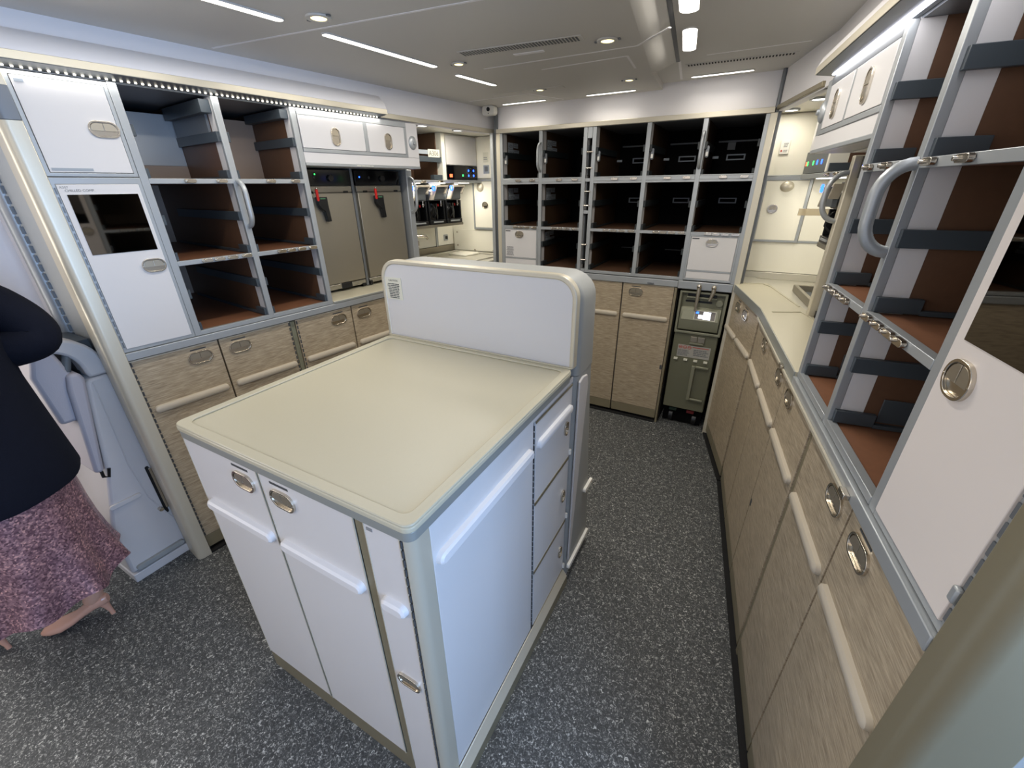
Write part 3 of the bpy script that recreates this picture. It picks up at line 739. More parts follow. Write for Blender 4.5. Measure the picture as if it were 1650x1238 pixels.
for x0, x1, lab, note in ((-1.6245, -1.3475, 'small white drop-front cupboard at lower left of the back rack, with printed notice', True),
                          (-.3275, -.0555, 'small white drop-front cupboard at lower right of the back rack, above the steel cart', False)):
    T = Thing('drop_front_cupboard', lab, 'cupboard', FB, ((x0 + x1) / 2, 0, 1.062), 'drop-front cupboards of the back rack')
    T.part('body', MB().box(x0 + .002, x1 - .002, .02, .45, 1.062, 1.318), 'white', bevel=0)
    T.part('door_frame', MB().ring([(x0, 1.055), (x1, 1.055), (x1, 1.3215), (x0, 1.3215)], [(x0 + .010, 1.067), (x1 - .010, 1.067), (x1 - .010, 1.3145), (x0 + .010, 1.3145)], -.006, .0195), 'trim')
    T.part('lower_fascia', MB().box(x0 + .011, x1 - .011, -.004, .0195, 1.068, 1.108), 'white')
    T.part('mid_rail', MB().box(x0 + .011, x1 - .011, -.005, .0195, 1.1085, 1.1195), 'trim')
    d = T.part('door', MB().box(x0 + .011, x1 - .011, -.004, .0195, 1.120, 1.3138), 'white')
    latch(T, d, (x0 + x1) / 2 - .008, 1.282, .068, .046, -.004)
    T.part('placard', MB().box(x0 + .016, x0 + .056, -.0055, -.0039, 1.301, 1.307), 'ink', d, bevel=0)
    if note:
        T.part('print', lines_mb(x0 + .02, x0 + .085, 1.195, 1.13, 9, -.0055, 11, True), 'inkpale', d, bevel=0)

struct('trim_16', MB().box(-1.672, -.352, -.012, .03, 1.006, 1.045), 'trim', FB)
T = Thing('counter_catch', 'small dark catch on the grey ledge under the back rack', 'catch', FB, (-.52, -.012, 1.02))
T.part('catch', MB().box(-.54, -.50, -.02, -.0125, 1.012, 1.022), 'trimdark')
cart_cabinet('taupe wood-look cart cabinet under the back rack, partly behind the island seat shell', FB, -1.03, -.706, None, 'cart cabinets of the back galley')
cart_cabinet('taupe wood-look cart cabinet under the back rack, next to the steel cart', FB, -.703, -.368, -.612, 'cart cabinets of the back galley', hole=1)
struct('wall_back_lower', MB().box(-1.66, -1.033, .002, .5, .03, 1.003), 'wood', FB)
struct('trim_17', MB().box(-.367, -.352, -.004, .6, 0, 1.0), 'kick', FB)
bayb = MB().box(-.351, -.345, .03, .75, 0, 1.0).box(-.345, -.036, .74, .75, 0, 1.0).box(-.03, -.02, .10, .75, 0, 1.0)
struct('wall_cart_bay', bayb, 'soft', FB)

T = Thing('cart_retainer', 'grey header bar with two steel turn levers above the steel cart', 'retainer', FB, (-.19, 0, 1.0))
T.part('header', MB().box(-.351, -.037, -.012, .03, 1.0, 1.049), 'trim', bevel=.003)
for x, z1, xe in ((-.222, .872, -.222), (-.138, .945, -.150)):
    k = T.part('lever', MB().tube([(x, -.036, 1.016), (x + .002, -.04, 1.0), (xe, -.045, z1)], [.013, .012, .007], 10), 'steelmat', bevel=0)
    T.part('knob', MB().ell((x, -.036, 1.026), .015, .014, .015), 'chrome', k, bevel=0)

T = Thing('trash_cart', 'olive-grey steel waste compactor cart with lit screen in the back bay', 'cart', FB, (-.19, 0, 0))
b = T.part('body', MB().box(-.33, -.058, .035, .70, .14, .985), 'olive', bevel=.004)
T.part('upper_frame', MB().ring([(-.332, .706), (-.05, .706), (-.05, .985), (-.332, .985)], [(-.318, .722), (-.066, .722), (-.066, .972), (-.318, .972)], .005, .0345), 'olivelt', bevel=.003)
u = T.part('console', MB().prism([(.0, .80), (.0, .735), (.0345, .722), (.0345, .955), (.03, .88), (.022, .872)], -.312, -.072, 'yz'), 'olive', bevel=.003)
T.part('console_slope', MB()._add([(-.302, -.003, .802), (-.080, -.003, .802), (-.086, .018, .873), (-.296, .018, .873), (-.302, .004, .802), (-.080, .004, .802), (-.086, .026, .873), (-.296, .026, .873)],
       [(0, 1, 2, 3), (7, 6, 5, 4), (0, 4, 5, 1), (1, 5, 6, 2), (2, 6, 7, 3), (3, 7, 4, 0)]), 'olivelt', u, bevel=.001)
def slope(x0, x1, z0, z1, off=0.0):
    f = lambda z: -.003 + (z - .802) * .296 - off
    return MB()._add([(x0, f(z0), z0), (x1, f(z0), z0), (x1, f(z1), z1), (x0, f(z1), z1), (x0, f(z0) + .004, z0), (x1, f(z0) + .004, z0), (x1, f(z1) + .004, z1), (x0, f(z1) + .004, z1)],
                     [(0, 1, 2, 3), (7, 6, 5, 4), (0, 4, 5, 1), (1, 5, 6, 2), (2, 6, 7, 3), (3, 7, 4, 0)])
s = T.part('screen', slope(-.226, -.098, .808, .866, .001), 'label', u, bevel=0)
T.part('screen_glass', slope(-.222, -.102, .812, .862, .002), 'blackgl', s, bevel=0)
T.part('screen_image', slope(-.172, -.128, .814, .860, .003)._add(*(lambda q: (q.v, q.f))(slope(-.20, -.172, .818, .84, .003))), 'screen', s, bevel=0)
T.part('screen_icon', slope(-.216, -.200, .846, .858, .003), 'blueled', s, bevel=0)
T.part('grip_recess', MB().box(-.285, -.115, .028, .0343, .95, .972), 'black', bevel=.002)
T.part('grip_lip', MB().box(-.288, -.112, .015, .034, .94, .949), 'olivelt', bevel=.002)
T.part('slot', MB().prism(stad(-.215, .918, .16, .012), .029, .0344), 'black', bevel=0)
T.part('button', MB().cyl((-.092, .022, .918), .021, .012, 'y', 20), 'olivelt', bevel=.002)
dd = T.part('door', MB().box(-.327, -.062, .022, .0345, .145, .702), 'olive', bevel=.002)
T.part('door_latch', MB().box(-.222, -.180, .010, .0215, .650, .688).box(-.177, -.135, .010, .0215, .650, .688), 'steelmat', dd, bevel=.002)
T.part('latch_foot', MB().box(-.224, -.138, .008, .0215, .636, .648), 'olivelt', dd, bevel=.001)
l = T.part('notice', MB().box(-.292, -.088, .0195, .0216, .538, .622), 'labelgrey', dd, bevel=0)
rr = MB()
for x in (-.275, -.247, -.219): rr.ring(stad(x, .606, .024, .024, 5), stad(x, .606, .018, .018, 5), .0185, .0196); rr.box(x - .008, x + .008, .0185, .0196, .604, .608)
rr.box(-.20, -.10, .0185, .0196, .609, .614)
T.part('print', rr, 'redink', dd, bevel=0)
T.part('print', lines_mb(-.288, -.20, .588, .545, 5, .0188, 8)._add(*(lambda q: (q.v, q.f))(lines_mb(-.19, -.095, .600, .552, 4, .0188, 9))), 'trimdark', dd, bevel=0)
for x in (-.306, -.243, -.180, -.117): T.part('clip', MB().box(x, x + .024, .008, .0215, .514, .527), 'label', dd, bevel=.001)
T.part('door_pull', MB().box(-.182, -.160, -.006, .012, .232, .490).box(-.160, -.078, -.002, .012, .476, .490).box(-.160, -.078, -.002, .012, .232, .246), 'olivelt', dd, bevel=.003)
T.part('shade_block', MB().box(-.325, -.065, .075, .68, .012, .1395), 'backblack')  # black block added to stand for the shade under the cart
for x in (-.27, -.11):
    for y in (.10, .60):
        T.part('wheel', MB().cyl((x - .014, y, .045), .045, .028, 'x', 18), 'black')
M['reddark'] = mat('dark_red_plastic', (130, 40, 42), .5); M['greendark'] = mat('dark_green_plastic', (44, 66, 54), .5)
T.part('brake_pedal', MB().box(-.165, -.115, .055, .0745, .10, .122), 'reddark', bevel=.003)
T.part('brake_pedal', MB().box(-.285, -.235, .055, .0745, .10, .122), 'greendark', bevel=.003)

# ------------------------------------------------------------------ RIGHT GALLEY
RPOST = [.832, 1.140, 1.476]
T = rack('storage_rack', 'grey open box rack of six brown compartments on the right wall', FR, RPOST, [(.8445, 1.1275), (1.1525, 1.4635)], 1.04, 1.93,
         [(1.638, 1.93), (1.338, 1.625), (1.058, 1.326)], .80, sweep=-1)
T.part('inner_panel', MB().box(1.16, 1.40, .50, .51, 1.06, 1.14), 'trimdark', bevel=0)
for sx in (.846, 1.154):
    T.part('side_plate', MB().box(sx, sx + .004, .09, .42, 1.075, 1.135), 'darkrail', bevel=.001)
grab_handle(T, None, 1.140, 1.465, 1.632, .05, .0125, 'trim', y=-.004)
T = Thing('overhead_cabinet', 'white overhead cabinet with two oval latches above the right wall ovens', 'cabinet', FR, (.5, 0, 1.70))
T.part('body', MB().box(.16, .818, .012, .45, 1.70, 1.93), 'white', bevel=.002)
T.part('lower_fascia', MB().box(.16, .818, .0, .0118, 1.712, 1.757), 'white')
for a in ((.23, .818, 1.757, 1.772), (.23, .818, 1.905, 1.93), (.23, .247, 1.7722, 1.9048), (.50, .518, 1.7722, 1.9048)):
    T.part('frame_rail', MB().box(a[0], a[1], -.004, .0118, a[2], a[3]), 'trimdark' if a[2] > 1.9 else 'trim')  # top rail in dark trim, painting in the shade below the strip light
for a, b, lx in ((.2485, .4985, .37), (.5195, .817, .67)):
    d = T.part('door', MB().box(a, b, -.005, .0115, 1.7735, 1.9035), 'white')
    latch(T, d, lx, 1.835, .085, .05, -.005, vert=True)
T.part('end_fascia', MB().box(.16, .2295, 0, .0118, 1.7575, 1.93), 'trim')
T.part('air_nozzle', MB().dome((.195, 0, 1.833), .03, .036, .016).cyl((.195, -.022, 1.833), .010, .01, 'y', 12), 'trim')
T.part('lower_trim', MB().box(.16, .818, -.003, .0118, 1.70, 1.7115), 'trim')
T.part('underside_vent', MB().box(.3, .8, .10, .40, 1.694, 1.6995), 'cream')
oven('brushed steel oven on the right wall, beside the right hand open rack', FR, .46, .815, .19, detail=0)
oven('brushed steel oven on the right wall, beside the right coffee corner', FR, .095, .44, .19, detail=0)
T = Thing('galley_pillar', 'narrow grey pillar with curved grab handle beside the right wall ovens', 'pillar', FR, (.07, .16, 1.05))
T.part('column', MB().box(.055, .090, .165, .62, 1.0525, 1.695), 'gold', bevel=.004)
grab_handle(T, None, .076, 1.455, 1.635, .06, .010, 'trim', y=.165)

T = Thing('chiller_cabinet', 'white chilled compartment with dark mirrored window on the right, nearest the camera', 'cabinet', FR, (1.61, 0, 1.04))
T.part('body', MB().box(1.489, 1.738, .021, .6, 1.04, 1.93), 'white', bevel=0)
T.part('door_frame', MB().ring([(1.4892, 1.04), (1.741, 1.04), (1.741, 1.643), (1.4892, 1.643)], [(1.4945, 1.057), (1.7275, 1.057), (1.7275, 1.632), (1.4945, 1.632)], -.004, .02), 'trim')
d = T.part('door', MB().box(1.495, 1.727, -.008, .018, 1.0575, 1.6315), 'litwhite')
T.part('window_pane', MB().box(1.519, 1.712, -.010, -.004, 1.393, 1.592), 'mirror', d, bevel=.0006)
latch(T, d, 1.548, 1.341, .068, .058, -.008)
hb = MB()
for k in range(19):
    hb.box(1.7295, 1.7375, -.006, .0, 1.065 + k * .03, 1.087 + k * .03)
T.part('hinge', hb, 'trimdark', d, bevel=0)
T.part('hinge_block', MB().box(1.725, 1.738, -.014, -.005, 1.10, 1.125), 'trim', d, bevel=.003)
T.part('upper_door', MB().box(1.495, 1.727, -.004, .018, 1.655, 1.92), 'white')

struct('trim_18', MB().box(.8185, 1.742, -.014, .02, 1.008, 1.0385), 'trim', FR)
lr = MB()
for a, b in ((.02, .66), (.70, 1.40)): lr.box(a, b, -.020, -.0145, 1.006, 1.014)
rl = T = Thing('ledge_rail', 'thin bright rail along the right counter edge above the wood-look doors', 'rail', FR, (.7, -.018, 1.006))
T.part('rail', lr, 'gold', bevel=0)
for x in (.68, 1.405): T.part('rail_end', MB().box(x - .02, x + .012, -.026, -.0142, 1.010, 1.022), 'chrome')

def fw(x, y): p = FW @ Vector((x, y, 0)); return (p.x, p.y)
def frp(x, y): p = FR @ Vector((x, y, 0)); return (p.x, p.y)
T = Thing('worktop', 'sage cream worktop with bent front edge and grooves on the right', 'worktop', W0, (.2, 2.3, 1.03))
poly = [fw(0, -.008), (.110, 2.322), frp(.818, -.010), frp(.818, .19), frp(.02, .19), fw(.0, .19)]
T.part('top', MB().prism(poly, 1.034, 1.052, 'xy'), 'worktop')
e = [fw(0, -.012), (.106, 2.320), frp(.818, -.014), frp(.818, -.0101), (.1099, 2.3222), fw(0, -.0081)]
T.part('edge_strip', MB().prism(e, 1.010, 1.0515, 'xy'), 'worktopedge', bevel=.0006)
def strip(pts, w, z0, z1):
    m = MB()
    for p, q in zip(pts[:-1], pts[1:]):
        p = Vector(p); q = Vector(q); dd_ = (q - p).normalized(); n = Vector((-dd_.y, dd_.x)) * w
        a = [(p.x - n.x, p.y - n.y), (q.x - n.x, q.y - n.y), (q.x + n.x, q.y + n.y), (p.x + n.x, p.y + n.y)]
        m.prism(a, z0, z1, 'xy')
    return m
T.part('raised_rim', strip([fw(.02, .03), fw(.02, .155), fw(.11, .175), fw(.56, .175)], .004, 1.052, 1.0555), 'worktop', bevel=.001)
T.part('raised_rim', strip([frp(.06, .03), frp(.02, .155), frp(.10, .175), frp(.42, .175)], .004, 1.052, 1.0555), 'worktop', bevel=.001)
T = Thing('sink_counter', 'stainless counter behind the worktop in the right coffee corner', 'counter', W0, (.3, 2.8, 1.02))
T.part('slab', MB().prism([fw(0, .192), frp(.02, .192), frp(.02, .62), (.62, 3.178), fw(-.29, .17)], 1.026, 1.040, 'xy'), 'steelctr')
T.part('front_filler', MB().prism([fw(-.25, .0), fw(-.002, .0), fw(-.002, .19), fw(-.25, .17)], 1.026, 1.045, 'xy'), 'steelctr')
T = Thing('sink', 'raised stainless sink basin at the right coffee corner', 'sink', FR, (-.3, .35, 1.04))
T.part('basin', MB().ring([(-.52, .215), (-.03, .215), (-.03, .50), (-.52, .50)], [(-.50, .235), (-.05, .235), (-.05, .48), (-.50, .48)], 1.0405, 1.078, 'xy'), 'steelmat', bevel=.003)
T.part('basin_floor', MB().box(-.50, -.05, .235, .48, 1.0405, 1.044), 'sillgrey', bevel=0)
T.part('drain', MB().cyl((-.28, .36, 1.0442), .03, .003, 'z', 18), 'chrome')

struct('wall_right_niche', MB().box(-1.0, .04, .46, .49, 1.0, 1.96), 'cream', FR)
struct('wall_right_niche_side', MB().box(-.03, .75, .0, .04, 1.0, 1.96), 'cream', frame(0, 3.2, 0, 0))
struct('wall_right_niche_ceiling', MB().prism([fw(0, .062), (.118, 2.40), frp(.16, .065), frp(.16, .5), (.60, 3.2), (-.03, 3.2)], 1.957, 1.975, 'xy'), 'cream')
FNR = frame(0, 3.18, 0, 0)
T = Thing('wall_cabinet', 'cream cabinet with gold dome vent and oval latch in the right coffee corner', 'cabinet', FNR, (.13, 0, 1.27))
T.part('frame', MB().ring([(.006, 1.268), (.252, 1.268), (.252, 1.635), (.006, 1.635)], [(.018, 1.28), (.236, 1.28), (.236, 1.614), (.018, 1.614)], -.006, .0195), 'trim')
d = T.part('door', MB().box(.0185, .2355, -.004, .0195, 1.2805, 1.6135), 'cream')
T.part('dome_vent', MB().dome((.128, -.004, 1.582), .036, .030, .016), 'gold', d, bevel=0)
latch(T, d, .080, 1.458, .054, .05, -.004)
T = Thing('side_panel', 'cream panel with a small notice holder in the right coffee corner', 'panel', FNR, (.13, 0, 1.64))
p = T.part('panel', MB().box(.012, .40, .004, .0195, 1.642, 1.952), 'cream')
T.part('edge_strip', MB().box(.012, .018, -.004, .0038, 1.642, 1.952), 'ivory', p)
n = T.part('notice_holder', MB().box(.045, .092, -.006, .0035, 1.752, 1.822), 'ivory', p)
T.part('print', lines_mb(.062, .085, 1.81, 1.785, 3, -.007, 2)._add(*(lambda q: (q.v, q.f))(lines_mb(.065, .088, 1.775, 1.76, 2, -.007, 12))), 'inkpale', p, bevel=0)
T.part('print', MB().prism(stad(.055, 1.768, .008, .012, 4), -.0072, -.0055), 'redink', p, bevel=0)
T.part('lower_rail', MB().box(.006, .40, -.006, .0195, 1.6355, 1.6415), 'trim')
T = Thing('splash_panel', 'cream splash panel with steel upstand in the right coffee corner', 'panel', FNR, (.25, 0, 1.04))
T.part('panel', MB().box(.255, .60, .004, .0195, 1.28, 1.634), 'cream')
T.part('panel', MB().box(.012, .60, .006, .0195, 1.086, 1.267), 'cream')
T.part('upstand', MB().box(.008, .60, .0, .0195, 1.0405, 1.083), 'steelctr', bevel=.002)
T.part('joint_strip', MB().box(.253, .60, .0, .0195, 1.268, 1.279), 'trim')
T = Thing('wall_unit', 'wall unit with dark touch panel and small open bay, right coffee corner', 'wall unit', FR, (-.4, .165, 1.62))
T.part('shelf_rail', MB().box(-.80, .04, .165, .45, 1.622, 1.643), 'trim')
c = T.part('control_panel', MB().box(-.80, -.32, .17, .19, 1.646, 1.752), 'sillgrey')
T.part('body', MB().box(-.80, -.32, .192, .45, 1.646, 1.955), 'cream', bevel=0)
T.part('panel', MB().box(-.79, -.33, .174, .1915, 1.756, 1.95), 'white')
for x, m_ in ((-.76, 'redled'), (-.725, 'greenled'), (-.60, 'greenled'), (-.52, 'blueled'), (-.43, 'blueled')):
    T.part('button', MB().box(x - .008, x + .008, .168, .1705, 1.684, 1.704), m_, c, bevel=0)
T.part('post', MB().box(-.315, -.285, .165, .45, 1.646, 1.955), 'cream')
T.part('bay_liner', MB().box(-.285, .04, .44, .45, 1.646, 1.955).box(-.2848, -.278, .24, .44, 1.646, 1.955), 'brown', bevel=0)
T.part('guide_block', MB().box(-.2845, -.272, .17, .30, 1.648, 1.682), 'darkrail')
turn_latches(T, None, (-.21, -.06), 1.633, y=.152)
for x in (-.62, -.40, -.14):
    T.part('lamp_lens', MB().box(x - .07, x + .07, .22, .28, 1.6175, 1.6218), 'ledwhite', bevel=0)
mk = coffee_maker('black coffee maker with blue light in the right coffee corner', FR, -.11, .20, 1.60, 1.345, .17)
mk.part('clear_flap', MB().box(-.20, -.19, .08, .22, 1.46, 1.49), 'amber')
T = Thing('maker_bracket', 'steel shelf carrying the single coffee maker on the right', 'shelf', FR, (-.1, .2, 1.31))
T.part('plate', MB().box(-.21, .04, .195, .458, 1.322, 1.3445), 'steelmat', bevel=.003)
for i, (x, y) in enumerate(((.055, 3.03), (.155, 2.72))):
    T = Thing('downlight', ('round white downlight over the right coffee corner, nearer the back wall', 'round white downlight over the right coffee corner, nearer the overhead cabinet')[i], 'light', W0, (x, y, 1.957))
    T.part('bezel', MB().ring(stad(x, y, .082, .082, 8), stad(x, y, .064, .064, 8), 1.948, 1.958, 'xy'), 'trim')
    T.part('lens', MB().prism(stad(x, y, .063, .063, 8), 1.950, 1.956, 'xy'), 'ledwhite', bevel=0)

G = 'cart cabinets of the right galley'
cart_cabinet('taupe wood-look cart cabinet on the right, nearest the steel cart', FW, .004, .285, .205, G, depth=.10)
cart_cabinet('taupe wood-look cart cabinet on the right, last before the bend in the worktop', FW, .286, .598, .37, G, depth=.16)
for x0, x1, lx, lab, hl in ((.0, .354, .245, 'taupe wood-look cart cabinet on the right, first after the bend in the worktop', 0),
                            (.356, .707, .612, 'taupe wood-look cart cabinet on the right, second after the bend', 0),
                            (.709, 1.060, .803, 'taupe wood-look cart cabinet on the right, middle of five straight ones', -1),
                            (1.084, 1.410, 1.333, 'taupe wood-look cart cabinet on the right, second from the camera', 0),
                            (1.412, 1.741, 1.495, 'taupe wood-look cart cabinet on the right, nearest the camera', 0)):
    cart_cabinet(lab, FR, x0, x1, lx, G, hole=hl)
struct('baseboard_right', MB().box(.0, 1.742, -.013, .02, 0, .010), 'soft', FR, bevel=0)
struct('baseboard_right_bend', MB().box(.004, .61, -.012, .02, 0, .010), 'soft', FW, bevel=0)
struct('baseboard_left', MB().box(-.055, 1.9, -.012, .02, 0, .010), 'soft', FL, bevel=0)
struct('baseboard_back', MB().box(-1.36, -.37, -.012, .02, 0, .010), 'soft', FB, bevel=0)
struct('trim_19', MB().box(1.0605, 1.0835, .003, .1, 0, 1.003), 'kick', FR)

T = Thing('strip_light', 'bright white strip light under the right header above the open rack', 'light', FR, (1.0, 0, 1.94))
prof = [(-.055, 1.949), (-.055, 1.972), (-.045, 1.995), (-.008, 2.03), (.018, 2.036), (.018, 1.94), (-.002, 1.941)]
T.part('housing', MB().prism(prof, .20, 1.80, 'yz'), 'lining', bevel=.002)
T.part('edge_band', MB().box(.199, 1.80, -.0575, -.0552, 1.946, 1.969), 'gold')
T.part('channel', MB().prism([(-.054, 1.9475), (.016, 1.9385), (.016, 1.936), (-.054, 1.945)], .205, 1.80, 'yz'), 'trimdark', bevel=0)
T.part('diffuser', MB().box(.245, 1.79, -.014, .002, 1.9345, 1.9395), 'ledcool', bevel=.002)
# ------------------------------------------------------------------ ISLAND
T = Thing('galley_island', 'white free-standing island cabinet with oval latches in the middle of the floor', 'cabinet', FI, (.40, .4, 0))
T.part('carcass', MB().box(.006, .790, .022, .838, .005, 1.004), 'trimdark', bevel=0)
T.part('kick_plate', MB().box(.0, .768, .002, .0215, 0, .082), 'kick')
T.part('kick_plate', MB().prism([(.7985, 0), (.823, 0), (.821, .044), (.7985, .044)], .05, .838, 'xz'), 'kick')
T.part('kick_ledge', MB().prism([(.7985, .0445), (.8215, .0445), (.802, .074), (.7985, .074)], .05, .838, 'xz'), 'gold')
T.part('left_side', MB().box(.0, .0055, .004, .838, 0.0, 1.004), 'white')
fronts = ((.003, .3235, .255, .945, 'latch'), (.331, .645, .406, .945, 'latch'), (.673, .770, .722, .506, 'lock'))
for i, (x0, x1, lx, lz, k) in enumerate(fronts):
    d = T.part('door', MB().box(x0, x1, 0, .021, .086 if i < 2 else .03, 1.0035), 'white')
    latch(T, d, lx, lz, .086 if i < 2 else .072, .052 if i < 2 else .04)
    T.part('door_edge', MB().box(x0, x0 + .0022, -.0012, .004, .086, 1.0).box(x1 - .0022, x1, -.0012, .004, .086, 1.0).box(x0 + .0024, x1 - .0024, -.0012, .004, 1.001, 1.0035), 'gold', d, bevel=0)
    bumper(T, d, x0 + .016, x1 - .009, .785, 'whitebump', .036, 0.0, d=.016)
    if i < 2: T.part('placard', MB().box(lx - .036, lx + .03, -.001, .001, lz + .037, lz + .043), 'ink', d, bevel=0)
    else: T.part('placard', MB().box(x0 + .008, x0 + .024, -.001, .001, .982, .99), 'inkpale', d, bevel=0)
T.part('mullion', MB().box(.6475, .6705, .001, .0215, .0, 1.0035), 'kick')
hb = MB()
for k in range(38): hb.box(.7708, .7742, -.002, .006, .04 + k * .0253, .058 + k * .0253)
T.part('hinge', hb, 'ink', bevel=0)
cpts = [(.7745, .022), (.7745, .002)] + [(.772 + .026 * math.sin(PI / 2 * i / 8), .026 - .026 * math.cos(PI / 2 * i / 8)) for i in range(1, 9)] + [(.798, .053), (.791, .053), (.791, .022)]
T.part('corner_post', MB().prism(cpts, 0, 1.004, 'xy'), 'gold')
big = T.part('side_panel', MB().box(.0535, .524, 0, .0065, .076, 1.0035), 'white', fr=FIR)
bumper(T, big, .060, .508, .895, 'whitebump', .036, fr=FIR, d=.016)
T.part('side_header', MB().box(.5245, .84, 0, .0065, .984, 1.0035), 'white', fr=FIR)
for z0, z1, lz, bz in ((.675, .980, .825, .893), (.3635, .6715, .522, None), (.078, .360, .227, None)):
    dr = T.part('drawer', MB().box(.5375, .832, -.002, .0065, z0, z1), 'white', fr=FIR)
    T.part('drawer_edge', MB().box(.5375, .832, -.0032, .0, z0, z0 + .0055), 'kick', dr, FIR, bevel=0)
    T.part('drawer_edge', MB().box(.5375, .832, -.0032, .0, z1 - .0055, z1), 'kick', dr, FIR, bevel=0)
    latch(T, dr, .785, lz, .054, .034, -.002, FIR, vert=True)
    if bz: bumper(T, dr, .548, .824, bz, 'whitebump', .034, -.002, FIR, .013)
    T.part('hinge_pin', MB().cyl((.835, -.004, z0 + .012), .006, .02, 'z', 10), 'ivory', dr, FIR, bevel=0)
hs = MB()
for k in range(40): hs.box(.527, .530, -.002, .004, .07 + k * .0227, .086 + k * .0227)
T.part('side_hinge', hs, 'ink', fr=FIR, bevel=0)

T = Thing('worktop', 'sage cream worktop with raised rim on the island', 'worktop', W0, (-.84, .81, 1.005))
T.part('top', MB().prism(stad(-.841, .809, .810, .815, 6, .022), 1.027, 1.041, 'xy'), 'worktop', bevel=.003)
T.part('raised_rim', MB().ring(stad(-.841, .809, .808, .813, 6, .022), stad(-.841, .809, .756, .761, 6, .02), 1.0405, 1.0465, 'xy'), 'worktop', bevel=.0025)
T.part('edge_band', MB().prism(stad(-.841, .809, .806, .811, 6, .021), 1.0045, 1.0268, 'xy'), 'worktopedge')

def arch(x0, x1, z0, z1, r, n=8):
    pts = [(x0, z0), (x1, z0)]
    pts += [(x1 - r + r * math.cos(PI / 2 * i / n), z1 - r + r * math.sin(PI / 2 * i / n)) for i in range(n + 1)]
    pts += [(x0 + r - r * math.sin(PI / 2 * i / n), z1 - r + r * math.cos(PI / 2 * i / n)) for i in range(n + 1)]
    return pts
T = Thing('splash_panel', 'upright white splash panel with rounded corners at the back of the island', 'panel', W0, (-.84, 1.23, 1.046))
T.part('frame', MB().ring(arch(-1.252, -.434, 1.046, 1.352, .075), arch(-1.236, -.450, 1.046, 1.336, .06), 1.214, 1.246), 'gold', bevel=.004)
p = T.part('panel', MB().prism(arch(-1.2362, -.4498, 1.0465, 1.3362, .06), 1.2175, 1.245), 'white', bevel=0)
T.part('notice', MB().box(-1.232, -1.152, 1.2155, 1.2176, 1.200, 1.285), 'label', p, bevel=0)
fr_lab = frame(0, 1.2155, 0, 0)
T.part('print', text_mb('CAUTION', -1.192, 1.2705, .0105, -.001, 'CENTER')._add(*(lambda q: (q.v, q.f))(lines_mb(-1.226, -1.158, 1.264, 1.204, 9, -.001, 17, True))), 'ink', p, fr_lab, bevel=0)
T.part('lower_lip', MB().box(-1.246, -.438, 1.208, 1.2139, 1.0465, 1.052), 'worktop', p)

def shell_rings(x0, x1, prof, r):
    rings = []
    for z, ya, yb, inset in prof:
        rings.append([(p, q, z) for p, q in stad((x0 + x1) / 2, (ya + yb) / 2, x1 - x0 - 2 * inset, yb - ya, 6, min(r, (yb - ya) / 2 - .002))])
    return rings
T = Thing('jump_seat', 'grey moulded fold-up crew seat shell behind the island splash panel', 'seat', W0, (-.84, 1.40, 0))
lo = [(.03, 1.252, 1.545, 0), (.30, 1.252, 1.520, 0), (.60, 1.252, 1.475, 0), (.85, 1.252, 1.44, 0), (1.0, 1.252, 1.425, 0)]
T.part('lower_shell', MB().loft(shell_rings(-1.25, -.432, lo, .03)), 'greyshell', bevel=0)
up = [(1.003, 1.252, 1.424, 0), (1.15, 1.252, 1.415, 0), (1.26, 1.252, 1.408, 0)]
for i in range(1, 8):
    a = PI / 2 * i / 7
    up.append((1.26 + .085 * math.sin(a), 1.252, 1.408 - .03 * (1 - math.cos(a)), .085 * (1 - math.cos(a))))
T.part('upper_shell', MB().loft(shell_rings(-1.25, -.430, up, .025)), 'greyshell', bevel=0)
T.part('side_pad', MB().prism([(1.262, .12), (1.275, .12), (1.36, .94), (1.345, .98), (1.30, .99), (1.262, .98)], -.4325, -.424, 'yz'), 'seat', bevel=.005)
T.part('bumper_rail', MB().prism(stad(1.47, .385, .10, .022), -.4325, -.420, 'yz'), 'ivory', bevel=.003)
T.part('bumper_rail', MB().prism(stad(1.395, .075, .26, .024), -.4335, -.420, 'yz'), 'ivory', bevel=.003)
T.part('foot', MB().box(-1.24, -.44, 1.27, 1.53, 0, .03), 'seat')

# ------------------------------------------------------------------ crew seat at the end of the left galley
T = Thing('jump_seat', 'light grey folded crew seat against the end of the left galley, behind the person', 'seat', W0, (-2.33, .45, 0))
X0, X1 = -2.54, -2.14
body = [(.34, .045), (.566, .045), (.566, .945), (.50, .945), (.487, .93), (.425, .57), (.385, .42), (.352, .30)]
T.part('base_shell', MB().prism(body, X0, X1, 'yz'), 'seat', bevel=.012)
n = 9
outer = [(.566, .947)] + [(.436 + .13 * math.cos(PI / 2 * i / n), .99 + .128 * math.sin(PI / 2 * i / n)) for i in range(n + 1)] + [(.395, 1.118)]
inner = [(.505, .947)] + [(.425 + .075 * math.cos(PI / 2 * i / n), .97 + .10 * math.sin(PI / 2 * i / n)) for i in range(n + 1)] + [(.395, 1.075)]
T.part('head_wing', MB().prism(outer + inner[::-1], X1 - .09, X1, 'yz'), 'seat', bevel=.01)
T.part('recess', MB().box(X0 + .02, X1 - .06, .50, .565, .95, 1.08), 'darkrail')
T.part('handset', MB().tube([(X1 - .02, .455, .99), (X1 - .02, .475, 1.045), (X1 - .03, .50, 1.05), (X1 - .03, .53, .98)], .014, 10), 'sillgrey', bevel=0)
T.part('backrest', MB().prism([(.405, 1.14), (.43, 1.13), (.47, .965), (.44, .80), (.372, .80), (.36, 1.0)], X0 + .02, X1 - .005, 'yz'), 'cushion', bevel=.014)
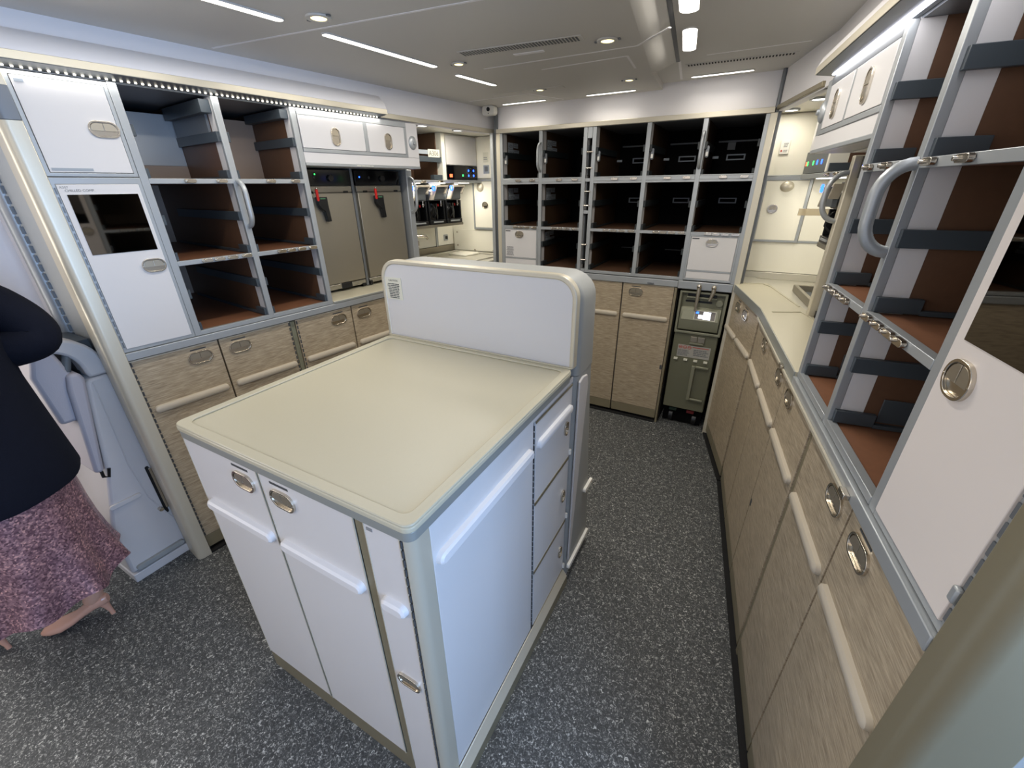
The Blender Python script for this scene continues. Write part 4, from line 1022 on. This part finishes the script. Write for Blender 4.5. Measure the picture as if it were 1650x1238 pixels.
T.part('seat_pan', MB().prism([(.445, .985), (.478, .985), (.488, .955), (.415, .568), (.385, .575), (.43, .93)], X0 + .01, X1 + .018, 'yz'), 'cushion', bevel=.012)
T.part('armrest_hook', MB().tube([(X1 + .006, .408, .60), (X1 + .008, .405, .545), (X1 + .006, .42, .535), (X1 + .004, .432, .57)], .006, 8), 'black', bevel=0)
T.part('bumper_rail', MB().prism(stad(.43, .397, .11, .020), X1, X1 + .010, 'yz'), 'seat', bevel=.003)
T.part('base_rail', MB().box(X0, X1 + .012, .338, .566, .0, .044), 'seat', bevel=.004)
T.part('base_rail', MB().prism(stad(.455, .066, .19, .022), X1, X1 + .016, 'yz'), 'greyshell', bevel=.003)
T.part('latch_slot', MB().prism(stad(.542, .375, .014, .26), X1 - .002, X1 + .002, 'yz'), 'black', bevel=0)
T.part('latch_bar', MB().prism(stad(.548, .385, .010, .22), X1 + .001, X1 + .010, 'yz').cyl((X1 + .002, .522, .285), .009, .02, 'x', 10), 'chrome')
cv = [(X1 + .001, .505 + .0, .93), (X1 + .001, .50, .75), (X1 + .001, .492, .55), (X1 + .001, .505, .36), (X1 + .001, .55, .21)]
T.part('moulding_line', MB().tube(cv, .0025, 6), 'seat', bevel=0)

# ------------------------------------------------------------------ PERSON
FP = frame(-2.015, .168, 0, 138.7)
PT = Thing('person', 'person in a dark navy jacket, mauve sequinned skirt and nude heels, seen from behind', 'person', FP, (0, .1, 0))
def skin_body(T):
    V, E, R = [], [], []
    def v(x, y, z, r, par=None, r2=None):
        V.append((x, y - .1, z)); R.append((r, r2 or r))
        if par is not None: E.append((par, len(V) - 1))
        return len(V) - 1
    pel = v(0, .02, .92, .135, None, .11)
    sp = v(0, 0, 1.05, .115, pel, .09); ch = v(0, -.005, 1.22, .13, sp, .095); nk0 = v(0, .0, 1.37, .075, ch, .07)
    nk = v(0, .012, 1.43, .05, nk0); h0 = v(0, .03, 1.49, .065, nk); h1 = v(0, .03, 1.56, .078, h0, .09); v(0, .02, 1.64, .06, h1, .07); v(0, .122, 1.545, .011, h1); v(.088, .02, 1.55, .014, h1); v(-.088, .02, 1.55, .014, h1)
    for s, ft in ((1, (.054, -.014)), (-1, (.015, .291))):
        hip = v(.085 * s, .03, .86, .085, pel); kn = v(.05 * s, (.03 + ft[1]) / 2 + (.04 if ft[1] < .1 else -.015), .50, .055, hip)
        cf = v(.03 * s + ft[0] * .5, ft[1] * .8 + .01, .34, .048, kn); an = v(ft[0], ft[1] + .015, .115, .033, cf); v(ft[0], ft[1] + .05, .085, .032, an)
    for s in (1, -1):
        sh = v(.165 * s, 0, 1.335, .055, nk0)
        if s > 0: el = v(.152, -.165, 1.175, .04, sh); wr = v(.115, .05, 1.13, .026, el); hp = v(.10, .12, 1.13, .03, wr, .022)
        else: el = v(-.255, -.07, 1.09, .04, sh); wr = v(-.17, .16, 1.10, .026, el); hp = v(-.14, .22, 1.11, .03, wr, .022)
        b = Vector(V[hp]); 
        for k in range(4):
            o = (k - 1.5) * .019
            L = (.034, .04, .037, .028)[k]
            a = v(b.x + o * .4, b.y + .1 + .035, b.z + o, .0095, hp); c = v(b.x - .012 * s + o * .3, b.y + .1 + .035 + L, b.z + o - .004, .0085, a)
            v(b.x - .03 * s + o * .3, b.y + .1 + .03 + L * 1.5, b.z + o - .012, .0075, c)
        a = v(b.x - .028 * s, b.y + .1 + .0, b.z + .022, .010, hp); v(b.x - .045 * s, b.y + .1 + .03, b.z + .03, .0085, a)
    me = bpy.data.meshes.new('body'); me.from_pydata(V, E, []); me.update()
    o = bpy.data.objects.new('body', me); COL.objects.link(o); o.parent = T.o
    sk = o.modifiers.new('skin', 'SKIN'); sk.use_smooth_shade = True
    if not me.skin_vertices: 
        me.skin_vertices.new() if hasattr(me.skin_vertices, 'new') else None
    for i, r in enumerate(R):
        d = me.skin_vertices[0].data[i]; d.radius = r; d.use_root = (i == 0)
    ss = o.modifiers.new('sub', 'SUBSURF'); ss.levels = 1; ss.render_levels = 2
    me.materials.append(M['skin'])
    return o
try:
    skin_body(PT)
except Exception as ex:
    print('skin fallback', ex)
def ell_ring(z, rx, ry, cx=0, cy=0, n=40, wob=0, k=7, ph=0, dz=0):
    out = []
    for i in range(n):
        a = 2 * PI * i / n; m = 1 + wob * math.sin(k * a + ph)
        out.append((cx + rx * m * math.cos(a), cy + ry * m * math.sin(a), z + dz * math.sin(k * a + ph + 1)))
    return out
jk = [ell_ring(.70, .208, .166, 0, .0, wob=.012), ell_ring(.71, .212, .169, 0, 0, wob=.012), ell_ring(.82, .205, .160, wob=.008), ell_ring(.95, .198, .150), ell_ring(1.05, .192, .142), ell_ring(1.18, .196, .142),
      ell_ring(1.28, .196, .132), ell_ring(1.34, .17, .112), ell_ring(1.385, .115, .09), ell_ring(1.42, .072, .07), ell_ring(1.44, .066, .064)]
mj = MB().loft(jk, cap=False)
mj.loft([[(p[0] * .97, p[1] * .97, p[2]) for p in jk[0]], [(p[0] * .97, p[1] * .97, p[2] + .1) for p in jk[0]]], cap=False)
J = PT.part('jacket', mj, 'navy', bevel=0)
def smooth(pts, rad, k=5):
    P = [Vector(p) for p in pts]; out, rr = [], []
    for i in range(len(P) - 1):
        a, b, c, d = P[max(i - 1, 0)], P[i], P[i + 1], P[min(i + 2, len(P) - 1)]
        for j in range(k):
            t = j / k
            out.append(.5 * (2 * b + (c - a) * t + (2 * a - 5 * b + 4 * c - d) * t * t + (3 * b - 3 * c + d - a) * t ** 3)); rr.append(rad[i] * (1 - t) + rad[i + 1] * t)
    out.append(P[-1]); rr.append(rad[-1]); return out, rr
def sleeve(pts, rad):
    p, r = smooth(pts, rad); return MB().tube(p, r, 18)
PT.part('sleeve', sleeve([(.10, .0, 1.32), (.165, -.03, 1.315), (.18, -.09, 1.27), (.172, -.15, 1.215), (.155, -.178, 1.17), (.135, -.155, 1.15), (.118, -.08, 1.14), (.112, .0, 1.135), (.112, .06, 1.13)],
                         [.06, .074, .072, .064, .056, .058, .06, .054, .046]), 'navy', J, bevel=0)
PT.part('sleeve', sleeve([(-.10, .0, 1.32), (-.17, -.01, 1.32), (-.215, -.04, 1.23), (-.245, -.06, 1.15), (-.25, -.05, 1.09), (-.22, .04, 1.09), (-.18, .13, 1.10)],
                         [.06, .068, .066, .06, .056, .052, .044]), 'navy', J, bevel=0)
rs = []
for i, (z, rx, ry, cy, w) in enumerate(((.80, .175, .14, 0, 0), (.68, .185, .145, .005, .01), (.54, .195, .160, .02, .025), (.46, .202, .182, .037, .04), (.38, .213, .205, .052, .055), (.32, .223, .222, .064, .07), (.285, .232, .234, .070, .08))):
    rs.append(ell_ring(z, rx, ry, -.005, cy, 96, w, 9, .6 + .12 * i, dz=.012 if i > 4 else 0))
PT.part('skirt', MB().loft(rs, cap=False).loft([[(p[0] * .985, p[1] * .985, p[2]) for p in r] for r in rs], cap=False), 'sequin', bevel=0)
for sx in (-1, 1): PT.part('eye', MB().ell((sx * .03, .108, 1.57), .011, .007, .006, 10, 6), 'black', bevel=0)
PT.part('mouth', MB().ell((0, .104, 1.505), .022, .008, .006, 12, 6), 'redink', bevel=0)
PT.part('hair', MB().ell((0, .005, 1.585), .092, .10, .105, 20, 12).ell((0, -.05, 1.49), .075, .045, .10, 16, 8), 'hair', bevel=0)
def shoe(fx, fy, ang):
    """court shoe: heel tip at (fx, fy), toe pointing forward"""
    fr = FP @ Matrix.Translation((fx, fy, 0)) @ Matrix.Rotation(math.radians(ang), 4, 'Z')
    rings = []
    prof = ((-.012, .012, .072, .108), (.0, .024, .066, .112), (.03, .029, .060, .104), (.07, .030, .042, .082), (.11, .034, .018, .056), (.15, .040, .002, .044), (.185, .036, .0, .038), (.212, .022, .001, .026), (.224, .008, .003, .014))
    for y, hw, z0, z1 in prof:
        r = []
        for i in range(16):
            a = 2 * PI * i / 16; c, s = math.cos(a), math.sin(a)
            r.append((hw * (abs(c) ** .8) * (1 if c > 0 else -1), y, (z0 + z1) / 2 + (z1 - z0) / 2 * s))
        rings.append(r)
    sh = PT.part('shoe', MB().loft(rings), 'shoe', fr=fr, bevel=0)
    hl = []
    for z, r, y in ((.075, .020, .012), (.05, .012, .006), (.02, .008, .001), (.0, .008, .0)):
        hl.append([(r * math.cos(2 * PI * i / 12), y + r * math.sin(2 * PI * i / 12), z) for i in range(12)])
    PT.part('heel', MB().loft(hl), 'shoe', sh, fr=fr, bevel=0)
shoe(.054, -.019, 4); shoe(.015, .2946, -3)

# ------------------------------------------------------------------ CEILING FITTINGS
def ceiling_strip(label, cx, cy, length, width, deg, z):
    fr = frame(cx, cy, z, deg)
    T = Thing('ceiling_light', label, 'light', fr, (0, 0, 0))
    T.part('bezel', MB().ring(stad(0, 0, length + .008, width + .008, 6), stad(0, 0, length, width, 6), -.004, .0, 'xy'), 'ceiling', bevel=0)
    T.part('diffuser', MB().prism(stad(0, 0, length - .001, width - .001, 6), -.0035, -.0005, 'xy'), 'ledwhite', bevel=0)
    return T
AREA = []
def area(loc, sx, sy, energy, rot=(0, 0, 0), color=(1, .94, .85), name='lamp', spread=None):
    l = bpy.data.lights.new(name, 'AREA'); l.shape = 'RECTANGLE'; l.size = sx; l.size_y = sy; l.energy = energy; l.color = color
    if spread: l.spread = math.radians(spread)
    o = bpy.data.objects.new(name, l); COL.objects.link(o); o.location = loc; o.rotation_euler = rot
    return o
AL = 90 - 6.98; AR = 90 + 7.2
CE = 1.0
def cl(label, p, q, w, pw, z=ZC, spread=None):
    p = Vector(p); q = Vector(q); c = (p + q) / 2; L = (q - p).length; a = math.degrees(math.atan2(q.y - p.y, q.x - p.x))
    ceiling_strip(label, c.x, c.y, L, w, a, z)
    area((c.x, c.y, z - .012), L, w, pw * CE, (0, 0, math.radians(a)), name='ceiling_lamp', spread=spread)
cl('long narrow ceiling light on the left, nearest the camera', (-1.52, .48), (-1.441, 1.138), .034, 3.4)
cl('long narrow ceiling light on the left, in the middle of its row', (-1.436, 1.286), (-1.379, 1.841), .034, 3.2)
cl('short narrow ceiling light on the left, nearest the back wall', (-1.385, 2.004), (-1.345, 2.304), .030, 1.8)
cl('wide ceiling light over the right aisle, nearest the camera', (-.252, 1.25), (-.325, 1.838), .060, 6, ZR)
cl('short wide ceiling light over the right aisle, nearer the back wall', (-.343, 1.996), (-.387, 2.302), .052, 3, ZR)
cl('narrow ceiling light along the back wall, left of three', (-1.595, 2.82), (-1.29, 2.82), .028, .15, ZC, 120)
cl('narrow ceiling light along the back wall, middle of three', (-1.025, 2.825), (-.735, 2.825), .028, .15, ZC, 120)
cl('narrow ceiling light along the back wall, right of three', (-.445, 2.825), (-.15, 2.825), .028, .15, ZR, 120)
for x, y, r, lab in ((-1.322, 1.178, .030, 'round warm ceiling spot beside the nearest left ceiling light'), (-1.263, 1.85, .024, 'round warm ceiling spot between the left ceiling lights and the slotted vent'),
                     (-.608, 1.868, .030, 'round warm ceiling spot between the slotted vent and the wide aisle lights'), (-.702, 2.552, .024, 'round warm ceiling spot before the middle back wall light'),
                     (-1.191, 2.527, .024, 'round warm ceiling spot before the left back wall light')):
    fr = frame(x, y, ZC, 0)
    T = Thing('ceiling_spot', lab, 'light', fr, (0, 0, 0))
    T.part('bezel', MB().ring(stad(0, 0, r * 2.6, r * 2.6, 8), stad(0, 0, r * 1.6, r * 1.6, 8), -.006, 0, 'xy'), 'ceiling', bevel=.002)
    T.part('lens', MB().prism(stad(0, 0, r * 1.58, r * 1.58, 8), -.004, -.0005, 'xy'), 'spotwarm', bevel=0)
    T.part('side_tab', MB().box(-r * 1.6, -r * 1.32, -.006, .006, -.005, -.001).box(r * 1.32, r * 1.6, -.006, .006, -.005, -.001), 'trimdark', bevel=0)
def vent(label, p, q, w, n, m, z=ZC):
    p = Vector(p); q = Vector(q); c = (p + q) / 2; L = (q - p).length; a = math.degrees(math.atan2(q.y - p.y, q.x - p.x))
    T = Thing('ceiling_vent', label, 'vent', frame(c.x, c.y, z, a), (0, 0, 0))
    T.part('plate', MB().box(-L / 2 - .01, L / 2 + .01, -w / 2 - .006, w / 2 + .006, -.003, 0), 'ceiling', bevel=.001)
    s = MB(); st = L / n
    for k in range(n): s.box(-L / 2 + k * st, -L / 2 + k * st + st * .5, -w / 2, w / 2, -.0042, -.0028)
    T.part('slots', s, m, bevel=0)
vent('slotted air vent in the ceiling over the island', (-1.164, 1.735), (-.686, 1.79), .05, 38, 'sillgrey')
vent('narrow slotted air vent in the ceiling before the right back corner', (-.426, 2.557), (.016, 2.584), .028, 34, 'soft', ZR)
T = Thing('ceiling_placard', 'small pale strip on the ceiling beside the slotted vent', 'placard', frame(-.93, 1.865, ZC, 5), (0, 0, 0))
T.part('strip', MB().box(-.065, .065, -.012, .012, -.003, 0), 'lining')
T = Thing('access_panel', 'rectangular access hatch in the ceiling near the back', 'hatch', frame(-1.05, 2.55, ZC, 0), (0, 0, 0))
T.part('panel', MB().box(-.42, .0, -.05, .0, -.002, 0), 'ceiling', bevel=0)

# ------------------------------------------------------------------ LIGHT
def wl(fr, x, y, z): p = fr @ Vector((x, y, z)); return (p.x, p.y, p.z)
aL = math.radians(90 - 6.98)
area(wl(FL, .60, -.012, 1.931), 1.4, .012, .95, (0, 0, aL), (1, .96, .9), 'left_strip_lamp')
area(wl(FR, 1.0, -.006, 1.933), 1.5, .016, .9, (0, 0, math.radians(-90 + 7.2)), (1, .99, 1), 'right_strip_lamp')
for x, y, z in ((1.77, .16, 1.947), (2.10, .16, 1.947)):
    area(wl(FL, x, y, z), .06, .06, 1.3, color=(1, .93, .80), name='niche_lamp')
for x in (1.80, 2.05, 2.32): area(wl(FL, x, .35, 1.622), .11, .045, 1.0, (0, 0, aL), (1, .93, .80), 'niche_lamp')
for x, y in ((.055, 3.03), (.155, 2.72)): area((x, y, 1.947), .06, .06, .6, color=(1, .93, .80), name='niche_lamp')
for x in (-.62, -.40, -.14): area(wl(FR, x, .25, 1.615), .12, .05, .45, (0, 0, math.radians(-82.8)), (1, .93, .80), 'niche_lamp')
# daylight through the two entry doorways
area((1.28, -.10, 1.32), 1.25, .95, 30, (0, math.radians(90), 0), (.38, .60, 1.0), 'right_door_daylight')
area((-2.70, -.42, 1.32), 1.25, .95, 15, (0, math.radians(-90), 0), (1.0, .93, .86), 'left_door_daylight')
area((-.75, -1.0, ZC - .02), 1.6, .6, 9, color=(1, .87, .72), name='cabin_fill_light')  # unseen fill light added behind the camera to brighten the near faces
w = bpy.data.worlds.new('sky'); SC.world = w; w.use_nodes = True
w.node_tree.nodes['Background'].inputs[0].default_value = (.72, .84, 1.0, 1); w.node_tree.nodes['Background'].inputs[1].default_value = .25

# ------------------------------------------------------------------ CAMERA
cam = bpy.data.cameras.new('camera'); co = bpy.data.objects.new('camera', cam); COL.objects.link(co); SC.camera = co
cam.sensor_fit = 'HORIZONTAL'; cam.sensor_width = 36; cam.lens = 14.6388; cam.clip_start = .02
R = ((.878553, .47752, -.010924), (.196159, -.381562, -.903289), (-.435507, .791445, -.428892))
mw = Matrix.Identity(4)
for i in range(3):
    mw[i][0] = R[0][i]; mw[i][1] = -R[1][i]; mw[i][2] = -R[2][i]
mw[2][3] = 1.6
co.matrix_world = mw
vs = SC.view_settings; vs.view_transform = 'Standard'; vs.look = 'None'; vs.gamma = 1; vs.use_curve_mapping = False; vs.exposure = 0.45
SC.cycles.use_denoising = True
SC.cycles.max_bounces = 10; SC.cycles.diffuse_bounces = 5
